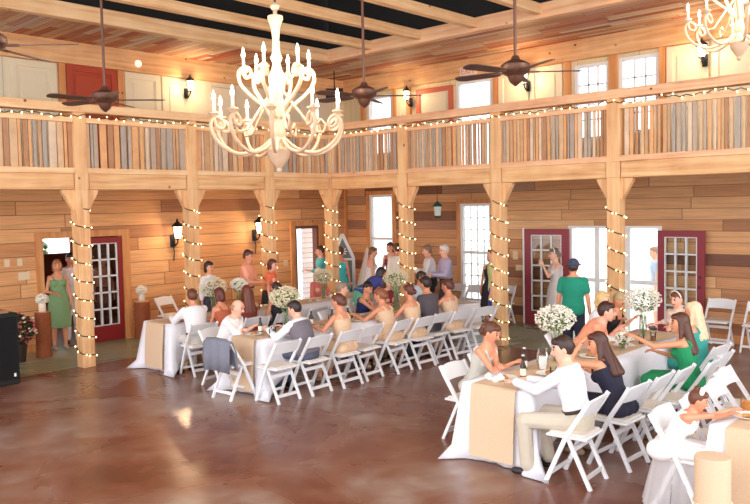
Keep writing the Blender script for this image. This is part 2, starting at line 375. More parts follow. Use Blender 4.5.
# ------------------------------------------------------------------ windows and doors of the setting
def yz(fn):  # local (u, d, z) -> world on right wall (u=y, d into room = -x)
    return fn
def wbox(mb, wallside, u0, u1, d0, d1, z0, z1):
    """d measured from wall plane into the room"""
    if wallside == 'A': mb.bb((u0, YW - d1, z0), (u1, YW - d0, z1))
    else: mb.bb((XW - d1, u0, z0), (XW - d0, u1, z1))
wn = 1
def window(side, h, nx, nz, meet=True, fw=.06, casing=.09, mw_=.02, curtain=None):
    global wn
    u0, u1, z0, z1 = h
    m = MB()
    for a in ((u0, u0 + fw, z0, z1), (u1 - fw, u1, z0, z1), (u0 + fw, u1 - fw, z0, z0 + fw), (u0 + fw, u1 - fw, z1 - fw, z1)): wbox(m, side, a[0], a[1], -.12, .0, a[2], a[3])
    if meet: wbox(m, side, u0 + fw, u1 - fw, -.11, -.03, (z0 + z1) / 2 - .03, (z0 + z1) / 2 + .03)
    w = struct(m, 'window_%d' % wn, M_white)
    m = MB()
    for i in range(1, nx): u = u0 + fw + (u1 - u0 - 2 * fw) * i / nx; wbox(m, side, u - mw_ / 2, u + mw_ / 2, -.09, -.06, z0 + fw, z1 - fw)
    for j in range(1, nz): z = z0 + fw + (z1 - z0 - 2 * fw) * j / nz; wbox(m, side, u0 + fw, u1 - fw, -.09, -.06, z - mw_ / 2, z + mw_ / 2)
    if m.v: m.build('muntins', M_white, w)
    m = MB(); wbox(m, side, u0 + fw, u1 - fw, -.08, -.076, z0 + fw, z1 - fw); m.build('glass_pane', M_glass, w)
    if casing:
        m = MB()
        for a in ((u0 - casing, u0, z0 - casing, z1 + casing), (u1, u1 + casing, z0 - casing, z1 + casing), (u0, u1, z0 - casing, z0), (u0, u1, z1, z1 + casing)): wbox(m, side, a[0], a[1], 0, .03, a[2], a[3])
        m.build('window_casing', M_cas, w)
    wn += 1
    return w
window('B', wb1, 1, 2); window('B', wb2, 4, 8)
window('B', uw1, 1, 2, casing=.0); window('B', uw2, 1, 1, meet=False, casing=0); window('B', uw3, 3, 4, casing=0, mw_=.03); window('B', uw4, 3, 4, casing=0, mw_=.03)

def panel_door(parent, u, w, z0, h, m, t=.045, lites=None, glass=None, mun=.022, stile=.12, bot=.42, top=.13, handle=None, fm=None):
    """door leaf in local x (0..w), y thickness, z"""
    f = MB()
    f.bb((0, -t / 2, z0), (stile, t / 2, z0 + h)); f.bb((w - stile, -t / 2, z0), (w, t / 2, z0 + h)); f.bb((stile, -t / 2, z0), (w - stile, t / 2, z0 + bot)); f.bb((stile, -t / 2, z0 + h - top), (w - stile, t / 2, z0 + h))
    leaf = f.build('door_leaf', m, parent)
    if lites:
        nx, nz = lites; g = MB(); a, b = stile, w - stile; c, d = z0 + bot, z0 + h - top
        for i in range(nx + 1): x = a + (b - a) * i / nx; g.bb((max(x - mun / 2, a) , -t / 2 - .006, c), (min(x + mun / 2, b), t / 2 + .006, d))
        for i in range(nz + 1): z = c + (d - c) * i / nz; g.bb((a, -t / 2 - .006, max(z - mun / 2, c)), (b, t / 2 + .006, min(z + mun / 2, d)))
        g.build('muntins', fm or M_white, leaf)
        q = MB(); q.bb((a, -.003, c), (b, .003, d)); q.build('glass_pane', M_glass, leaf)
    if handle is not None:
        k = MB(); k.cap((handle, -t / 2, z0 + .95), .012, (handle, -t / 2 - .05, z0 + .95), .012); k.ell((handle, -t / 2 - .06, z0 + .95), (.028, .02, .028))
        k.cap((handle, -t / 2, z0 + 1.12), .022, (handle, -t / 2 - .015, z0 + 1.12), .022); k.build('door_knob', M_bronze, leaf, smooth=True)
    return leaf
# door 1: double doorway in the left wall, left leaf swung out, right leaf closed red French door
d1 = empty('door_1', (6.93, YW - .02, 0)); d1['kind'] = 'structure'
panel_door(d1, 0, .73, .01, 1.99, M_red, lites=(3, 5), handle=.06, stile=.1, bot=.3, top=.11, mun=.028)
d1b = empty('door_2', (6.15, YW + .17, 0), R(100)); d1b['kind'] = 'structure'
panel_door(d1b, 0, .73, .01, 1.99, M_red, lites=(3, 5), stile=.1, bot=.3, top=.11, mun=.028)
m = MB()
for a in ((6.0, 6.13, 0, 2.14), (7.68, 7.84, 0, 2.14), (6.13, 7.68, 2.02, 2.14)): wbox(m, 'A', a[0], a[1], 0, .04, a[2], a[3])
m.bb((6.885, YW, 0), (6.925, YW + .1, 2.02)); struct(m, 'trim_%d' % tn, M_cas); tn += 1
# small open doorway far along the left wall
m = MB()
for a in ((12.0, 12.14, 0, 2.17), (12.9, 13.05, 0, 2.17), (12.14, 12.9, 2.05, 2.17)): wbox(m, 'A', a[0], a[1], 0, .04, a[2], a[3])
struct(m, 'trim_%d' % tn, M_cas); tn += 1
m = MB()
for a in ((12.14, 12.2, 0, 2.05), (12.84, 12.9, 0, 2.05), (12.2, 12.84, 1.98, 2.05)): wbox(m, 'A', a[0], a[1], -.14, .02, a[2], a[3])
struct(m, 'trim_%d' % tn, mat('dark_jamb', rgb(110, 66, 52), .6)); tn += 1
m = MB(); m.bb((13.42, 15.0, -.1), (14.6, 15.1, 3)); struct(m, 'wall_outside', M_siding)
m = MB(); m.bb((4.0, 17.5, 0), (10.4, 17.6, 1.55)); m.bb((4.0, 17.5, 2.5), (10.4, 17.6, 3.0)); m.bb((6.6, 17.5, 1.55), (6.9, 17.6, 2.5)); m.bb((8.4, 17.5, 1.55), (10.4, 17.6, 2.5)); struct(m, 'wall_lobby_back', mat('red_brown_boards', rgb(138, 66, 46), .7, noise=.2, nscale=5))
m = MB(); m.bb((10.4, 14.05, 0), (10.5, 17.6, 3.0)); m.bb((3.9, 14.05, 0), (4.0, 17.6, 3.0)); struct(m, 'wall_lobby_side', MATS['red_brown_boards'])
m = MB(); m.bb((3.9, 14.05, 3.0), (10.5, 17.6, 3.05)); struct(m, 'ceiling_lobby', M_under)
m = MB(); m.bb((3.9, 14.05, -.1), (10.5, 17.6, 0)); struct(m, 'floor_lobby', mat('lobby_floor', rgb(150, 100, 74), .5, noise=.15, nscale=3))
# doors 3 and 4: double French doors in the right wall, swung back against the wall
d3 = empty('door_3', (XW - .06, 7.62, 0), R(97)); d3['kind'] = 'structure'
panel_door(d3, 0, .95, .01, 1.95, M_red2, lites=(3, 5), handle=.88, stile=.15, bot=.28, top=.12, mun=.03)
m = MB(); m.bb((.95, -.03, .01), (.985, .03, 1.97)); m.build('door_edge', M_white, d3)
d4 = empty('door_4', (XW - .06, 5.82, 0), R(-95)); d4['kind'] = 'structure'
panel_door(d4, 0, .86, .01, 1.93, M_red2, lites=(3, 5), handle=.79, stile=.13, bot=.28, top=.11, mun=.03)
m = MB(); zt = 1.97
for a in ((5.78, 5.86, 0, zt + .05), (7.58, 7.66, 0, zt + .05), (5.86, 7.58, zt, zt + .05)): wbox(m, 'B', a[0], a[1], -.15, .02, a[2], a[3])
struct(m, 'trim_%d' % tn, M_white); tn += 1
# porch outside: posts and rail, blown white
m = MB(); m.bb((14.1, 7.12, 0), (14.2, 7.22, 2.6)); m.bb((14.1, 6.48, 0), (14.2, 6.60, 2.6)); m.bb((14.12, 4.5, .9), (14.18, 9, .98)); struct(m, 'trim_%d' % tn, M_white); tn += 1

# casings on upper wall: red-framed opening with cream panelled door, door-like cream panels, red door
def panel_front(name, side, u0, u1, z0, z1, fm, pm, label, cat, t=.05, sub=None, arch=False):
    o = empty(name, ((u0 + u1) / 2, YW, z0) if side == 'A' else (XW, (u0 + u1) / 2, z0), 0, label, cat)
    inv = o.location.copy()
    def loc(mb): mb.v = [p - inv for p in mb.v]; return mb
    m = MB(); b = .11
    for a in ((u0, u0 + b, z0, z1), (u1 - b, u1, z0, z1), (u0 + b, u1 - b, z0, z0 + b), (u0 + b, u1 - b, z1 - b, z1)): wbox(m, side, a[0], a[1], 0, t, a[2], a[3])
    loc(m).build('frame', fm, o)
    m = MB(); wbox(m, side, u0 + b, u1 - b, 0, t * .35, z0 + b, z1 - b); pn = loc(m).build('panel', pm, o)
    m = MB(); c = .06
    for z_0, z_1 in ((z0 + b + c, z0 + (z1 - z0) * .42), (z0 + (z1 - z0) * .47, z1 - b - c)):
        wbox(m, side, u0 + b + c, u1 - b - c, t * .35, t * .7, z_0, z_1)
    loc(m).build('raised_panel', pm, pn, bevel=.012)
    return o
panel_front('panelled_door', 'A', 6.7, 7.7, 3.13, 5.2, M_redup, M_redup, 'brick red panelled door on the upper gallery wall behind the left fan', 'door')
pc = mat('pale_cream_paint', rgb(232, 220, 190), .5)
panel_front('framed_opening', 'B', 10.46, 11.5, 3.13, 5.12, M_coralf, pc, 'coral red frame around a pale panel on the upper right gallery wall', 'door')
g_ = 'salvaged cream doors lining the gallery'
for (u0, u1, l) in ((7.76, 8.5, 'cream salvaged door on the gallery wall, left of the right-hand fan sconce'), (8.52, 9.25, 'cream salvaged door beside the white opening on the upper right wall'),
                    (4.95, 5.68, 'cream salvaged door at the right of the two grid windows'), (4.1, 4.9, 'cream salvaged door under the small right chandelier'), (11.8, 12.1, 'narrow cream salvaged door between first upper window and coral frame')):
    tag(panel_front('salvaged_door', 'B', u0, u1, 3.13, 5.2, pc, pc, l, 'door'), group=g_)
for (u0, u1, l) in ((5.7, 6.52, 'cream salvaged door on the upper left wall, left of the red door'), (7.88, 8.66, 'cream salvaged door directly right of the red door upstairs'), (8.7, 9.5, 'cream salvaged door behind the upper left sconce')):
    tag(panel_front('salvaged_door', 'A', u0, u1, 3.13, 5.18, pc, pc, l, 'door', t=.035), group=g_)

# exit sign
ex = empty('exit_sign', (XW - .13, 9.95, 5.28), 0, 'white EXIT sign with pale red letters above the bright gallery window', 'sign')
MB().box((0, 0, .06), (.04, .42, .19)).build('sign_box', mat('sign_white', rgb(246, 226, 206), .4), ex)
cu = bpy.data.curves.new('letters', 'FONT'); cu.body = 'EXIT'; cu.size = .18; cu.align_x = 'CENTER'; cu.extrude = .004
lt = bpy.data.objects.new('letters', cu); C.objects.link(lt); lt.parent = ex; lt.location = (-.026, 0, 0); lt.rotation_euler = (R(90), 0, R(-90)); cu.materials.append(mat('sign_red', rgb(226, 150, 130), .5))
bpy.context.view_layer.update(); lme = bpy.data.meshes.new_from_object(lt.evaluated_get(bpy.context.evaluated_depsgraph_get())); l2 = bpy.data.objects.new('lettering', lme); C.objects.link(l2); l2.parent = ex; l2.location = (-.026, 0, 0); l2.rotation_euler = (R(90), 0, R(-90)); bpy.data.objects.remove(lt)

# ------------------------------------------------------------------ posts, beams, braces
PX = [('A', 3.8), ('A', 5.87), ('A', 7.93), ('A', 9.69), ('C', XB), ('B', 9.78), ('B', 7.64), ('B', 5.48), ('B', 3.3)]
hw = .105
wh = {1: 'leftmost timber post wrapped in string lights, beside the left doorway', 2: 'timber post wrapped in string lights, second from the left', 3: 'timber post wrapped in string lights behind the man in the peach polo',
      4: 'timber post wrapped in lights under the inner corner of the gallery', 5: 'timber post wrapped in lights, in front of the first tall right window',
      6: 'timber post wrapped in lights between the right tall window and the red door', 7: 'timber post wrapped in lights before the open double doors'}
bwn = {1: 'left doorway', 2: 'first wall lantern', 3: 'man in the peach polo', 4: 'gallery corner', 5: 'first tall right window', 6: 'lime shirt guest', 7: 'open double doors'}
for i, (sd, u) in enumerate(PX):
    if i in (0, 8): continue
    x, y = (u, YA) if sd == 'A' else ((XB, YA) if sd == 'C' else (XB, u))
    p = empty('timber_post', (x, y, 0), 0, wh[i], 'post', 'square gallery posts')
    MB().bb((-hw, -hw, 0), (hw, hw, 4.06)).build('shaft', M_tz, p, bevel=.008)
    MB().bb((-hw - .008, -hw - .008, 2.85), (hw + .008, hw + .008, 3.1)).build('collar', M_tz, p, bevel=.006)
    dirs = {'A': ((1, 0), (-1, 0)), 'B': ((0, 1), (0, -1)), 'C': ((-1, 0), (0, -1))}[sd]
    for dx, dy in dirs:
        b = MB(); n = V((-dy, dx, 0)) * .045; d = V((dx, dy, 0))
        a0 = d * hw + V((0, 0, 2.52)); a1 = d * (hw + .19) + V((0, 0, 2.845)); a2 = d * hw + V((0, 0, 2.845)); mid = d * (hw + .07) + V((0, 0, 2.56)); 
        pts = [a0, d * (hw + .03) + V((0, 0, 2.53)), d * (hw + .19) + V((0, 0, 2.81)), a1, a2]
        b.loft([[q - n for q in pts], [q + n for q in pts]]); b.build('knee_brace', M_tz, p)
    # string lights: cable helix + bulbs
    sl = empty('string_lights', (x, y, 0), 0, 'warm string lights spiralling up the post by the ' + bwn[i], 'string lights', 'string lights wrapped round the posts')
    pts = []; turns = 8.6; N = int(turns * 16); q = hw + .018
    ph = random.random() * 6
    def sq(a):
        c, s_ = math.cos(a), math.sin(a); k = q / max(abs(c), abs(s_)); k = min(k, q * 1.25); return c * k, s_ * k
    for t in range(N + 1):
        a = -2 * PI * t / 16 + ph; cx, cy = sq(a); z = .06 + 2.5 * t / N + .03 * math.sin(a + 1.0); pts.append((cx, cy, z))
    MB().tube(pts, .009, 5).build('cable', M_cable, sl)
    bm_ = MB().ell((0, 0, 0), (.0105, .0105, .013), n=6, m=5).mesh('bulb'); bm_.materials.append(M_fairy)
    for k in range(64):
        t = (k + random.random() * .7) / 64 * (N - 1); p0 = V(pts[int(t)]); o = bpy.data.objects.new('bulb', bm_); C.objects.link(o); o.parent = sl
        o.location = V((p0.x * 1.1, p0.y * 1.1, p0.z + random.uniform(-.012, .012)))
# beams
bg = 'heavy timbers under the gallery edge'
def names(side, i): return ['left end', 'above the red French door', 'behind the first wall lantern', 'nearest the corner'][i] if side == 'A' else ['nearest the corner', 'above the hanging green lantern', 'above the left open door', 'above the right open door', 'right end'][i]
la = [X0, 5.87, 7.93, 9.69, XB]
for i in range(4):
    s = MB(); a = la[i] + (.125 if i else 0); b = la[i + 1] - .125
    s.bb((a, YA - .09, 2.85), (b, YA + .09, 3.1)); tag(s.build('gallery_beam', M_tx, bevel=.006), 'heavy timber beam under the left gallery rail, span ' + names('A', i), 'beam', bg)
lb = [YA, 9.78, 7.64, 5.48, Y0]
for i in range(4):
    s = MB(); a = lb[i] - .125; b = lb[i + 1] + (.125 if i < 3 else 0)
    s.bb((XB - .09, b, 2.85), (XB + .09, a, 3.1)); tag(s.build('gallery_beam', M_ty, bevel=.006), 'heavy timber beam under the right gallery rail, span ' + names('B', i), 'beam', bg)
# railings
pmats = [mat('picket_%s' % n, rgb(*c), .85, noise=.22, nscale=7) for n, c in (('grey', (190, 168, 148)), ('tan', (220, 180, 140)), ('brown', (186, 136, 100)), ('orange', (230, 172, 120)), ('silver', (178, 164, 152)), ('oak', (208, 162, 120)), ('pale', (224, 196, 168)))]
def railing(side, a, b, label, dens=1.0):
    """a<b coordinates along the wall"""
    o = empty('balcony_railing', ((a + b) / 2, YA, 3.1) if side == 'A' else (XB, (a + b) / 2, 3.1), 0, label, 'railing', 'gallery railing bays')
    L_ = (b - a) / 2
    mx, mt = (M_rx, 0) if side == 'A' else (M_ry, 1)
    def bx(mb, u0, u1, d0, d1, z0, z1):
        if side == 'A': mb.bb((u0, d0, z0 - 3.1), (u1, d1, z1 - 3.1))
        else: mb.bb((d0, u0, z0 - 3.1), (d1, u1, z1 - 3.1))
        return mb
    bx(MB(), -L_, L_, -.13, .1, 4.06, 4.11).build('cap_rail', mx, o, bevel=.005)
    bx(MB(), -L_, L_, -.12, -.07, 4.11, 4.2).build('top_rail', mx, o, bevel=.005)
    bx(MB(), -L_ + hw, L_ - hw, -.1, -.05, 3.9, 3.98).build('upper_rail', mx, o, bevel=.004)
    bx(MB(), -L_ + hw, L_ - hw, -.11, -.04, 3.101, 3.19).build('lower_rail', mx, o, bevel=.004)
    u = -L_ + hw + .015
    while u < L_ - hw - .05:
        w = random.choice([.04, .06, .07, .09, .11]) * dens
        w = min(w, L_ - hw - u)
        k = bx(MB(), u, u + w, -.05, -.025, 3.12, 3.97).build('picket', random.choice(pmats), o)
        u += w + random.choice([.012, .02, .03, .04])
    return o
al = ['gallery railing bay at the far left edge', 'gallery railing bay in front of the brick red upstairs door', 'gallery railing bay left of the large chandelier', 'gallery railing bay behind the large chandelier, left of the corner post']
la2 = [3.6, 5.87, 7.93, 9.69, XB]
for i in range(4): railing('A', la2[i], la2[i + 1], al[i])
bl = ['gallery railing bay right of the corner post, under the middle fan', 'gallery railing bay below the coral red frame', 'gallery railing bay below the right-hand fan', 'gallery railing bay at the right edge below the grid window']
lb2 = [YA, 9.78, 7.64, 5.48, 2.9]
for i in range(4): railing('B', lb2[i + 1], lb2[i], bl[i], dens=.62)
# garlands of lights on the rail
def garland(name, P, Q, n, label):
    P = V(P); Q = V(Q); o = empty(name, P, 0, label, 'string lights'); pts = []
    for i in range(n * 3 + 1):
        t = i / (n * 3); pts.append((Q - P) * t + V((0, 0, -.035 * abs(math.sin(t * n * .55)) + .015 * math.sin(i * 1.7))))
    MB().tube(pts, .007, 5).build('cable', M_cable, o)
    me = MB().ell((0, 0, 0), (.0115, .0115, .014), n=6, m=5).mesh('bulb'); me.materials.append(M_fairy)
    for i in range(n):
        k = bpy.data.objects.new('bulb', me); C.objects.link(k); k.parent = o; k.location = V(pts[i * 3]) + V((random.uniform(-.01, .01), random.uniform(-.01, .01), random.uniform(-.035, .02)))
garland('string_lights', (4.2, YA - .125, 4.02), (XB - .2, YA - .125, 4.02), 46, 'warm string lights hung along the left gallery rail')
garland('string_lights', (XB - .125, YA - .3, 4.02), (XB - .125, 3.2, 4.02), 56, 'warm string lights hung along the right gallery rail')

# ------------------------------------------------------------------ lamps
def point(name, loc, col, power, r=.08, parent=None):
    l = bpy.data.lights.new(name, 'POINT'); l.color = col; l.energy = power; l.shadow_soft_size = r
    o = bpy.data.objects.new(name, l); C.objects.link(o); o.location = loc
    if parent: o.parent = parent
    return o
WARM = (1, .68, .38)
def sconce(loc, rz, label, power=42, hang=True):
    """wall lantern; local +y = away from wall"""
    o = empty('wall_lantern', loc, rz, label, 'wall lamp', 'black lantern wall lamps')
    MB().bb((-.045, 0, -.22), (.045, .025, -.02)).build('back_plate', M_black, o, bevel=.01)
    pts = [(0, .02, -.1), (0, .09, -.2), (0, .16, -.14), (0, .16, -.1)]
    MB().tube(pts, .012, 8).build('bracket_arm', M_black, o, smooth=True)
    MB().lathe([(.035, -.1), (.045, -.09), (.055, -.08)], (0, .16, 0), 6).build('lantern_base', M_black, o)
    MB().lathe([(.048, -.08), (.078, .1)], (0, .16, 0), 6).build('glass_shade', M_lamp, o)
    c = MB()
    for k in range(6):
        a = PI / 3 * k; c.bar((.05 * math.cos(a), .16 + .05 * math.sin(a), -.08), (.082 * math.cos(a), .16 + .082 * math.sin(a), .1), .009, .009)
    c.build('cage', M_black, o)
    MB().lathe([(.1, .1), (.085, .13), (.04, .17), (.015, .19), (.02, .21), (.004, .23)], (0, .16, 0), 6).build('lantern_roof', M_black, o)
    if hang: MB().tube([(0, .03, -.2), (0, .05, -.3), (.0, .03, -.44), (0, .035, -.42)], .007, 6).build('tail_scroll', M_black, o)
    if hang: o.scale = (1.3, 1.3, 1.3)
    else: o.scale = (1.05, 1.05, 1.05)
    point('lantern_light', V(loc) + Rz(rz) @ V((0, .3, .0)), WARM, power, .05)
    return o
sconce((8.82, YW, 2.02), R(180), 'black wall lantern on the left wall beside the red French door')
sconce((10.93, YW, 2.04), R(180), 'black wall lantern on the left wall behind the man in the peach polo')
sconce((9.25, YW - .03, 5.02), R(180), 'black wall lantern glowing on the upper left gallery wall', 18, False)
sconce((XW - .06, 8.51, 4.98), R(90), 'black wall lantern on the upper wall behind the right-hand fan', 16, False)
sconce((XW - .06, 5.0, 5.0), R(90), 'black wall lantern on the upper wall under the small chandelier', 16, False)
sconce((XW - .06, 11.62, 4.98), R(90), 'black wall lantern on the upper wall left of the coral frame', 12, False)
# hanging green lantern
o = empty('hanging_lantern', (13.3, 10.5, 2.2), 0, 'green metal lantern hanging beside the tall right window', 'lantern')
MB().lathe([(.06, 0), (.09, .03), (.07, .05)], n=6).build('lantern_base', mat('patina_green', rgb(60, 96, 84), .6), o)
MB().lathe([(.065, .05), (.085, .25)], n=6).build('glass_shade', mat('milky_glass', rgb(220, 236, 226), .3), o)
MB().lathe([(.12, .25), (.06, .32), (.02, .36)], n=6).build('lantern_roof', MATS['patina_green'], o)
MB().tube([(0, 0, .36), (0, 0, .84)], .006, 5).build('chain', M_black, o)
# soffit globe
o = empty('ceiling_globe', (8.1, YW - .12, 5.35), 0, 'small round white lamp on the beam right of the upstairs red door', 'lamp')
MB().ell((0, -.05, 0), (.07, .05, .07)).build('globe', mat('globe_glass', rgb(250, 232, 206), .3, emit=(1, .85, .65, 1), es=.6), o, smooth=True)

# ceiling fans
def fan(loc, top, rz, label, first=[None]):
    o = empty('ceiling_fan', loc, rz, label, 'ceiling fan', 'bronze ceiling fans')
    MB().tube([(0, 0, .1), (0, 0, top - loc[2])], .016, 8).build('downrod', M_bronze, o)
    MB().lathe([(.03, .16), (.05, .12), (.10, .1), (.145, .07), (.15, .03), (.13, -.01), (.08, -.04), (.07, -.07), (.055, -.1), (.02, -.13), (.005, -.14)], n=20).build('motor_housing', M_bronze, o, smooth=True)
    for k in range(5):
        a = 2 * PI * k / 5; r = Rz(a); b = MB()
        pts = [(.18, -.045), (.3, -.062), (.6, -.07), (.66, -.05), (.68, 0), (.66, .05), (.6, .07), (.3, .062), (.18, .045)]
        tl = Rx(R(12))
        b.loft([[r @ (tl @ V((x, y, -.004))) for x, y in pts], [r @ (tl @ V((x, y, .004))) for x, y in pts]])
        bl_ = b.build('blade', M_blade, o)
        MB().bar(r @ V((.11, 0, .0)), r @ V((.24, 0, .0)), .04, .012).build('blade_bracket', M_bronze, bl_)
    return o
fan((4.56, 8.49, 3.79), 7.6, R(-38), 'bronze ceiling fan in front of the upstairs red door')
fan((6.7, 6.36, 3.79), 7.6, R(-45), 'bronze ceiling fan above the corner of the room, right of the large chandelier')
fan((6.66, 4.25, 3.79), 7.6, R(-47), 'bronze ceiling fan in front of the EXIT sign side of the gallery')
fan((2.34, 6.1, 3.75), 7.6, R(-45), 'bronze ceiling fan at the left edge with only one blade in view')

# chandeliers
def chandelier(loc, s, top, rz, n1, n2, label, power):
    o = empty('chandelier', loc, rz, label, 'chandelier')
    P = lambda r, z: (r * s, z * s)
    MB().lathe([P(*q) for q in [(.004, 0), (.03, .03), (.025, .06), (.045, .08), (.1, .16), (.12, .24), (.07, .31), (.05, .36), (.075, .42), (.05, .5), (.045, .75), (.075, .82), (.08, .95), (.05, 1.02), (.035, 1.08), (.06, 1.13), (.04, 1.18), (.032, 1.3), (.045, 1.42), (.075, 1.5), (.075, 1.53), (.02, 1.54), (.02, 1.58), (.04, 1.6), (.045, 1.63), (.02, 1.66)]], n=16).build('column', M_iron, o, smooth=True)
    MB().tube([(0, 0, 1.64 * s), (0, 0, top - loc[2])], .012, 8).build('hanging_rod', M_bronze, o)
    def arm(a, pts, cupz, R0):
        r = Rz(a); pp = []
        # catmull-rom
        P4 = [pts[0]] + pts + [pts[-1]]
        for i in range(1, len(P4) - 2):
            for t in range(6):
                t = t / 6; p0, p1, p2, p3 = [V((q[0], 0, q[1])) for q in P4[i - 1:i + 3]]
                pp.append(.5 * ((2 * p1) + (p2 - p0) * t + (2 * p0 - 5 * p1 + 4 * p2 - p3) * t * t + (3 * p1 - p0 - 3 * p2 + p3) * t ** 3))
        pp.append(V((pts[-1][0], 0, pts[-1][1])))
        A = MB().tube([r @ (p * s) for p in pp], .0175 * s, 8).build('arm', M_iron, o, smooth='all')
        c = r @ V((R0 * s, 0, 0))
        MB().lathe([P(*q) for q in [(.012, cupz - .05), (.02, cupz - .03), (.055, cupz), (.05, cupz + .012), (.022, cupz + .01), (.022, cupz + .03)]], (c.x, c.y, 0), 10).build('drip_cup', M_iron, A, smooth=True)
        MB().lathe([P(.014, cupz + .02), P(.014, cupz + .12)], (c.x, c.y, 0), 8).build('candle', M_candle, A)
        MB().lathe([P(.008, cupz + .12), P(.019, cupz + .145), P(.014, cupz + .18), P(.002, cupz + .22)], (c.x, c.y, 0), 8).build('flame_bulb', M_bulb, A, smooth=True)
    for k in range(n1):
        arm(2 * PI * k / n1 + .15, [(.07, .34), (.2, .24), (.4, .2), (.58, .3), (.655, .46), (.6, .55), (.53, .5), (.54, .44), (.6, .46), (.62, .56)], .58, .62)
    for k in range(n1):
        a = 2 * PI * k / n1 + .15 + PI / n1; r = Rz(a)
        if k % 2 == 0: MB().tube([r @ (V(q) * s) for q in [(.06, 0, .8), (.2, 0, .62), (.34, 0, .42), (.44, 0, .4), (.47, 0, .48), (.42, 0, .53), (.38, 0, .48)]], .013 * s, 7).build('scroll', M_iron, o, smooth='all')
    for k in range(n2):
        arm(2 * PI * k / n2 + .5, [(.06, .55), (.14, .66), (.26, .76), (.36, .88), (.36, 1.0), (.28, 1.03), (.25, .96), (.3, .93), (.32, .98)], 1.0, .32)
    for k in range(4):
        a = PI / 2 * k + .4; point('chandelier_light', V(loc) + V((.42 * s * math.cos(a), .42 * s * math.sin(a), 1.0 * s)), (1, .84, .64), power / 4, .12)
    return o
chandelier((4.88, 5.78, 2.82), .98, 7.6, 0, 10, 6, 'large cream iron two-tier candle chandelier lit over the left tables', 110)
chandelier((6.65, 2.14, 3.6), .62, 7.6, .3, 8, 5, 'small cream candle chandelier glowing in the top right corner', 90)

# ------------------------------------------------------------------ folding chair
def bent(pts, w, h): return pts
def make_chair():
    o = empty('folding_chair', (0, 0, 0), 0, 'white folding chair', 'chair', 'white folding chairs')
    for sx in (-1, 1):
        x = sx * .215
        b = MB(); pr_ = [(.2, 0), (-.005, .46), (-.15, .68), (-.215, .79)]
        for i in range(3): b.bar((x, pr_[i][0], pr_[i][1]), (x, pr_[i + 1][0], pr_[i + 1][1]), .024, .038, side=(1, 0, 0))
        b.build('leg', M_resin, o)
    for sx in (-1, 1):
        x = sx * .185
        MB().bar((x, -.21, 0), (x, .0, .44), .024, .034, side=(1, 0, 0)).build('leg', M_resin, o)
    b = MB(); b.bar((-.185, -.165, .095), (.185, -.165, .095), .016, .04); b.build('stretcher', M_resin, o)
    b = MB(); b.bar((-.185, -.05, .335), (.185, -.05, .335), .016, .045); b.build('stretcher', M_resin, o)
    b = MB(); b.bar((-.2, .155, .1), (.2, .155, .1), .016, .035); b.build('stretcher', M_resin, o)
    # backrest: bowed board
    rows = []; 
    for i in range(9):
        t = -1 + 2 * i / 8; x = t * .205; bow = -.03 * (1 - t * t)
        rows.append([V((x, -.135 + bow - .0, .635)), V((x, -.215 + bow, .775 + .018 * (1 - t * t))), V((x, -.197 + bow, .782 + .018 * (1 - t * t))), V((x, -.117 + bow, .642))])
    MB().loft(rows).build('backrest', M_resin, o)
    b = MB(); b.bb((-.2, -.18, .425), (.2, .2, .45)); st = b.build('seat', M_resin, o, bevel=.008)
    MB().bb((-.175, -.155, .448), (.175, .18, .47)).build('seat_pad', M_pad, st, bevel=.01)
    return o
CH = make_chair(); CHused = [False]
def chair(x, y, face, label, group='white folding chairs'):
    rz = R(face - 90)
    if not CHused[0]:
        CHused[0] = True; CH.location = (x, y, 0); CH.rotation_euler = (0, 0, rz); CH['label'] = label; CH['group'] = group; return CH
    return copy_tree(CH, (x, y, 0), rz, label, group)

# ------------------------------------------------------------------ tables
def cloth(x0, x1, y0, y1, z, name, label, zl=.36, zend=.012, seed=0, near=True):
    rnd = random.Random(seed); cx, cy = (x0 + x1) / 2, (y0 + y1) / 2
    per = []
    n1, n2 = 60, 14
    for i in range(n1): per.append((x0 + (x1 - x0) * i / n1, y0, (0, -1)))
    for i in range(n2): per.append((x1, y0 + (y1 - y0) * i / n2, (1, 0)))
    for i in range(n1): per.append((x1 - (x1 - x0) * i / n1, y1, (0, 1)))
    for i in range(n2): per.append((x0, y1 - (y1 - y0) * i / n2, (-1, 0)))
    N = len(per); rows = 7; vs = []; fs = []
    for r in range(rows):
        t = r / (rows - 1)
        for i, (x, y, nn) in enumerate(per):
            dc = min(abs(x - x0), 9)  # distance from near end
            dcorner = min(math.hypot(x - x0, y - y0), math.hypot(x - x0, y - y1))
            zb = zend if nn[0] == -1 else zl + (zend - zl) * max(0, 1 - dc / .55)
            if nn[0] == 1: zb = zl
            out = .012 + t * (.03 + .022 * math.sin(i * .95 + seed) + .012 * math.sin(i * 2.3))
            kc = max(0, 1 - dcorner / .14) * t
            ax, ay = nn
            if dcorner < .3: ax, ay = (x - cx) / abs(x - cx) * (1 if nn[0] else .6), (y - cy) / abs(y - cy) * (1 if nn[1] else .45)
            o_ = out + kc * .13
            zz = z + (zb - z) * t
            if r == rows - 1 and kc > 0: o_ += .12 * kc
            vs.append((x + ax * o_, y + ay * o_, zz))
    for r in range(rows - 1):
        for i in range(N): a = r * N + i; b = r * N + (i + 1) % N; fs.append((a, b, b + N, a + N))
    vs.append((cx, cy, z))
    m = MB()
    top = [V(v) for v in vs[:N]]
    for i in range(N): fs.append((i, (i + 1) % N, N * rows))
    m.add(vs, fs)
    o = m.build(name, M_cloth, smooth='all')
    sm = o.modifiers.new('s', 'SOLIDIFY'); sm.thickness = .004; sm.offset = -1
    return tag(o, label, 'tablecloth', 'white tablecloths')
